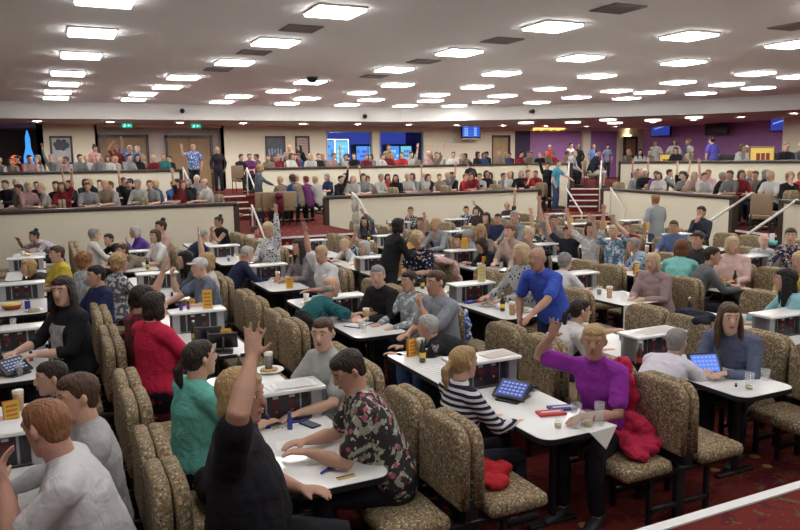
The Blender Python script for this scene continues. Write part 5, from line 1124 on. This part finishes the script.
glass(A_(493, 300), 'glass of cola beside the leftovers', .12, .036, ('cola', .7))
sheet(A_(648, 300), .42, .30, R(5), 'large cream sheet in front of the mauve jumper woman', mat('sheet_cream', (.66, .60, .42), .8)); sheet(A_(622, 293), .30, .3, R(-12), 'white game sheets left of the large cream sheet')
r = th('hanging_sheet', V((6.27, 6.715, .745)), 'long white paper hanging off the front edge of the mauve woman\'s table', 'paper', 0); MB().box(-.06, .06, -.006, -.002, -.38, .01).box(-.06, .06, -.006, .12, .010, .014).build('page', PAPER, r)
glass(A_(611, 282), 'pale frothy drink by the draped black jacket', .13, .036, ('pale', .9))
menu(V((6.6, 11.13, CT)), R(-25), 'orange and yellow menu box on the console behind the grey haired player')
# small table at the right
for px, py, lb, kind in ((741, 285, 'yellow and black tub on the small table', 'tub'), (752, 284, 'dark beer bottle on the small table', 'b'), (760, 284, 'clear glass right of the dark beer bottle', 'g'), (746, 279, 'tall clear glass left of the dark beer bottle', 'g')):
    p = A_(px, py)
    if kind == 'b': bottle(p, lb, GREENB, .24)
    elif kind == 'g': glass(p, lb, .13, .035)
    else: r = th('snack_tub', p, lb, 'tub', 0); MB().lathe([(0, 0), (.04, 0), (.045, .08), (0, .08)], n=16, cap=False).build('tub_body', YEL, r); MB().lathe([(.0446, .03), (.0455, .06)], n=16, cap=False).build('printed_band', BLACKE, r)
p = A_(770, 258); r = th('plastic_tub', V((p.x, p.y, CT)), 'turquoise plastic tub on the console right of the pink jumper woman', 'tub', 0); MB().lathe([(0, 0), (.08, 0), (.10, .07), (.09, .07), (.07, .01), (0, .01)], n=16, cap=False).build('tub_body', mat('turquoise', (.05, .45, .42), .4), r); MB().box(-.06, .06, -.01, .01, .05, .2).build('white_packet', PAPER, r)
# coats, bags
drape('red_coat', [(3.55, 3.98, .58), (3.68, 3.85, .62), (3.74, 4.0, .80), (3.76, 4.05, 1.0), (3.62, 3.72, .55), (3.50, 3.62, .53)], [(.14, .20, .06), (.10, .18, .10), (.05, .13, .16), (.045, .09, .07), (.16, .16, .06), (.08, .10, .04)], 'bright red coat draped over the seat right of the purple woman', 'coat', (.42, .02, .06), nz=.07, ns=.07)
drape('red_cardigan', [(2.45, 3.95, .52), (2.5, 3.85, .53), (2.42, 3.72, .52), (2.35, 4.05, .58)], [(.13, .12, .05), (.12, .10, .05), (.10, .09, .04), (.06, .1, .1)], 'crumpled red garment on the seat behind the striped woman', 'garment', (.42, .02, .03), nz=.05, ns=.08)
drape('black_coat', [(2.30, 7.15, .80), (2.34, 7.05, .62), (2.42, 7.0, .55)], [(.12, .22, .22), (.14, .22, .16), (.18, .20, .08)], 'shiny black coat heaped on a second row seat, left of centre', 'coat', (.012, .012, .015), nz=.06, ns=.07)
drape('black_handbag', [(.78, 4.35, .60), (.78, 4.25, .60), (.85, 4.3, .55)], [(.10, .16, .10), (.10, .14, .09), (.10, .14, .06)], 'black leather handbag between the mint top and the raised arm woman', 'bag', (.015, .015, .018), nz=.02)
drape('pink_fur_coat', [(5.50, 9.92, .98), (5.62, 9.85, .84), (5.68, 9.82, .66), (5.70, 9.80, .52)], [(.12, .22, .06), (.06, .20, .16), (.06, .17, .15), (.06, .13, .10)], 'pale pink fluffy coat hanging over a seat back in the centre', 'coat', (.50, .33, .31), nz=.04, ns=.03)
drape('black_jacket', [(7.38, 9.95, 1.0), (7.30, 9.9, .86), (7.44, 10.05, .90)], [(.10, .30, .06), (.06, .26, .16), (.06, .28, .13)], 'black jacket spread over a seat back behind the mauve woman', 'jacket', (.012, .012, .014), nz=.04, ns=.06)
drape('black_jacket', [(5.70, 5.15, .98), (5.66, 5.2, .80), (5.60, 5.0, .95)], [(.10, .26, .06), (.07, .24, .18), (.08, .1, .06)], 'dark blue black jacket over the seat behind the marled blue top', 'jacket', (.016, .018, .028), nz=.04, ns=.06)
drape('carrier_bag', [(4.12, 7.0, .58), (4.12, 6.95, .70), (4.15, 7.0, .80)], [(.10, .10, .10), (.08, .08, .10), (.04, .05, .08)], 'blue and white carrier bag on the seat beside the blue jeans man', 'bag', (.05, .14, .50), nz=.04, ns=.05, m_='blotch')
drape('cream_coat', [(7.15, 17.55, 1.62), (7.12, 17.45, 1.40), (7.12, 17.4, 1.12), (7.12, 17.4, .92)], [(.10, .12, .08), (.09, .15, .2), (.09, .16, .2), (.08, .13, .1)], 'cream coat hanging over the handrail by the lower middle wall', 'coat', (.48, .46, .38), nz=.04, ns=.08)
drape('burgundy_coat', [(5.95, 20.3, 1.62), (5.97, 20.3, 1.35)], [(.10, .2, .1), (.09, .22, .25)], 'burgundy coat over a seat back beside the lower steps opening', 'coat', (.12, .01, .03), nz=.03)
# fruit machine and cabinets on the upper right level
def mach(px, py, off, label, col, w=.75, h=1.35):
    dr = ray(px, py); u_ = dr.x/dr.y; ax, ay = PU(0); t = (ax-u_*ay)/(.234-u_*.972); y = ay-.972*t+off
    r = th('fruit_machine', V((u_*y, y, L2)), label, 'fruit machine', R(-52), 'fruit machines')
    MB().rbox(-w/2, w/2, 0, .5, 0, h, .02).build('cabinet', mat('machine_wood', (.22, .12, .05), .4), r); f = MB().box(-w/2+.04, w/2-.04, -.02, 0, h-.62, h-.06).build('glass_front', mat('machine_art_%s' % label[:6], col, .3, emit=col, es=.35), r)
    g = MB(); [g.box(-w*.22+.14*i, -w*.22+.14*i+.11, -.028, -.02, h-.45, h-.22) for i in range(3)]; g.build('reels', mat('reels', (.30, .05, .04), .3), f)
    MB().rbox(-w/2+.02, w/2-.02, -.12, 0, h-.72, h-.62, .01).build('button_shelf', STEEL, r)
mach(762, 155, 1.9, 'yellow and red fruit machine below the right television', (.60, .42, .10)); mach(666, 152, 2.3, 'yellow fruit machine between the two white topped people', (.55, .36, .04), .5, 1.2)
for i, px in enumerate((722, 731, 776)):
    dr = ray(px, 157); u_ = dr.x/dr.y; ax, ay = PU(0); t = (ax-u_*ay)/(.234-u_*.972); y = ay-.972*t+2.4
    r = th('low_cabinet', V((u_*y, y, L2)), ('low black cabinet just right of the broad person in purple blue', 'second low black cabinet right of the broad person in purple blue', 'low black cabinet to the right of the fruit machine')[i], 'cabinet', R(-52)); MB().rbox(-.4, .4, 0, .5, 0, 1.12, .02).build('carcass', STEEL, r); MB().box(-.36, .36, -.012, 0, .1, 1.05).build('door', TABB, r)
# odd clutter on the remaining tables
used_t = set()
KIND = ['glass', 'sheet', 'dauber', 'cup', 'pint', 'plate', 'menu', 'glass2', 'leaflet', 'bottle']
CUP = lambda p, lb: (lambda r: (MB().lathe([(0, 0), (.03, 0), (.04, .09), (.036, .09), (.027, .01), (0, .01)], n=14, cap=False).build('cup_body', mat('paper_cup', (.65, .63, .60), .6), r), MB().lathe([(0, .075), (.035, .075)], n=12, cap=False).build('drink', mat('coffee', (.10, .05, .02), .3), r)))(th('paper_cup', p, lb, 'cup', 0, 'cups on the tables'))
for n_, (x, y, half, ri, ci) in enumerate(tables):
    if ri == 0 and ci in (1, 2, 3) and not half: continue
    for j in range(4 if ri in (1, 2) else 3):
        k = KIND[(n_*3+j*3+random.randint(0, 2)) % len(KIND)]
        px_ = x+random.uniform(-.17, .17); py_ = (y-(.18+.25*j) if half else y+.18+.25*j); p = V((px_, py_, T)); where = 'in %s row, %s table column, %s half' % (ordn(ri+1), ordn(ci+1), 'far' if half else 'near')
        if (where, k) in used_t: continue
        used_t.add((where, k))
        if k == 'glass': glass(p, 'empty glass '+where, .12)
        elif k == 'glass2': glass(p, 'glass of cola '+where, .12, .035, ('cola', .6))
        elif k == 'sheet': sheet(p, .20, .26, random.uniform(-.4, .4), 'white bingo sheet '+where)
        elif k == 'leaflet': sheet(p, .15, .21, random.uniform(-.4, .4), 'red leaflet '+where, mat('leaflet_red', (.45, .15, .15), .7), 'leaflet')
        elif k == 'dauber': dauber(p, 'coloured dauber '+where, random.choice([INKB, INKR]))
        elif k == 'cup': CUP(p, 'white paper cup '+where)
        elif k == 'pint': pint(p, 'pint of beer '+where, BEER)
        elif k == 'plate': plate(p, 'plate of food '+where, .11)
        elif k == 'menu': menu(p, random.uniform(-.4, .4), 'yellow menu stand '+where, h=.16)
        elif k == 'bottle': bottle(p, 'dark bottle '+where, GREENB, .22, .03, YEL)
# ------------------------------------------------------------------ render look
sc = bpy.context.scene
w = bpy.data.worlds.new('world'); sc.world = w; w.use_nodes = True
w.node_tree.nodes['Background'].inputs[0].default_value = (.9, .88, .9, 1); w.node_tree.nodes['Background'].inputs[1].default_value = .12
sc.view_settings.view_transform = 'Standard'; sc.view_settings.look = 'None'; sc.view_settings.gamma = 1; sc.view_settings.exposure = 0.55
sc.cycles.max_bounces = 6; sc.cycles.diffuse_bounces = 4; sc.cycles.transmission_bounces = 8
sc.cycles.use_denoising = True
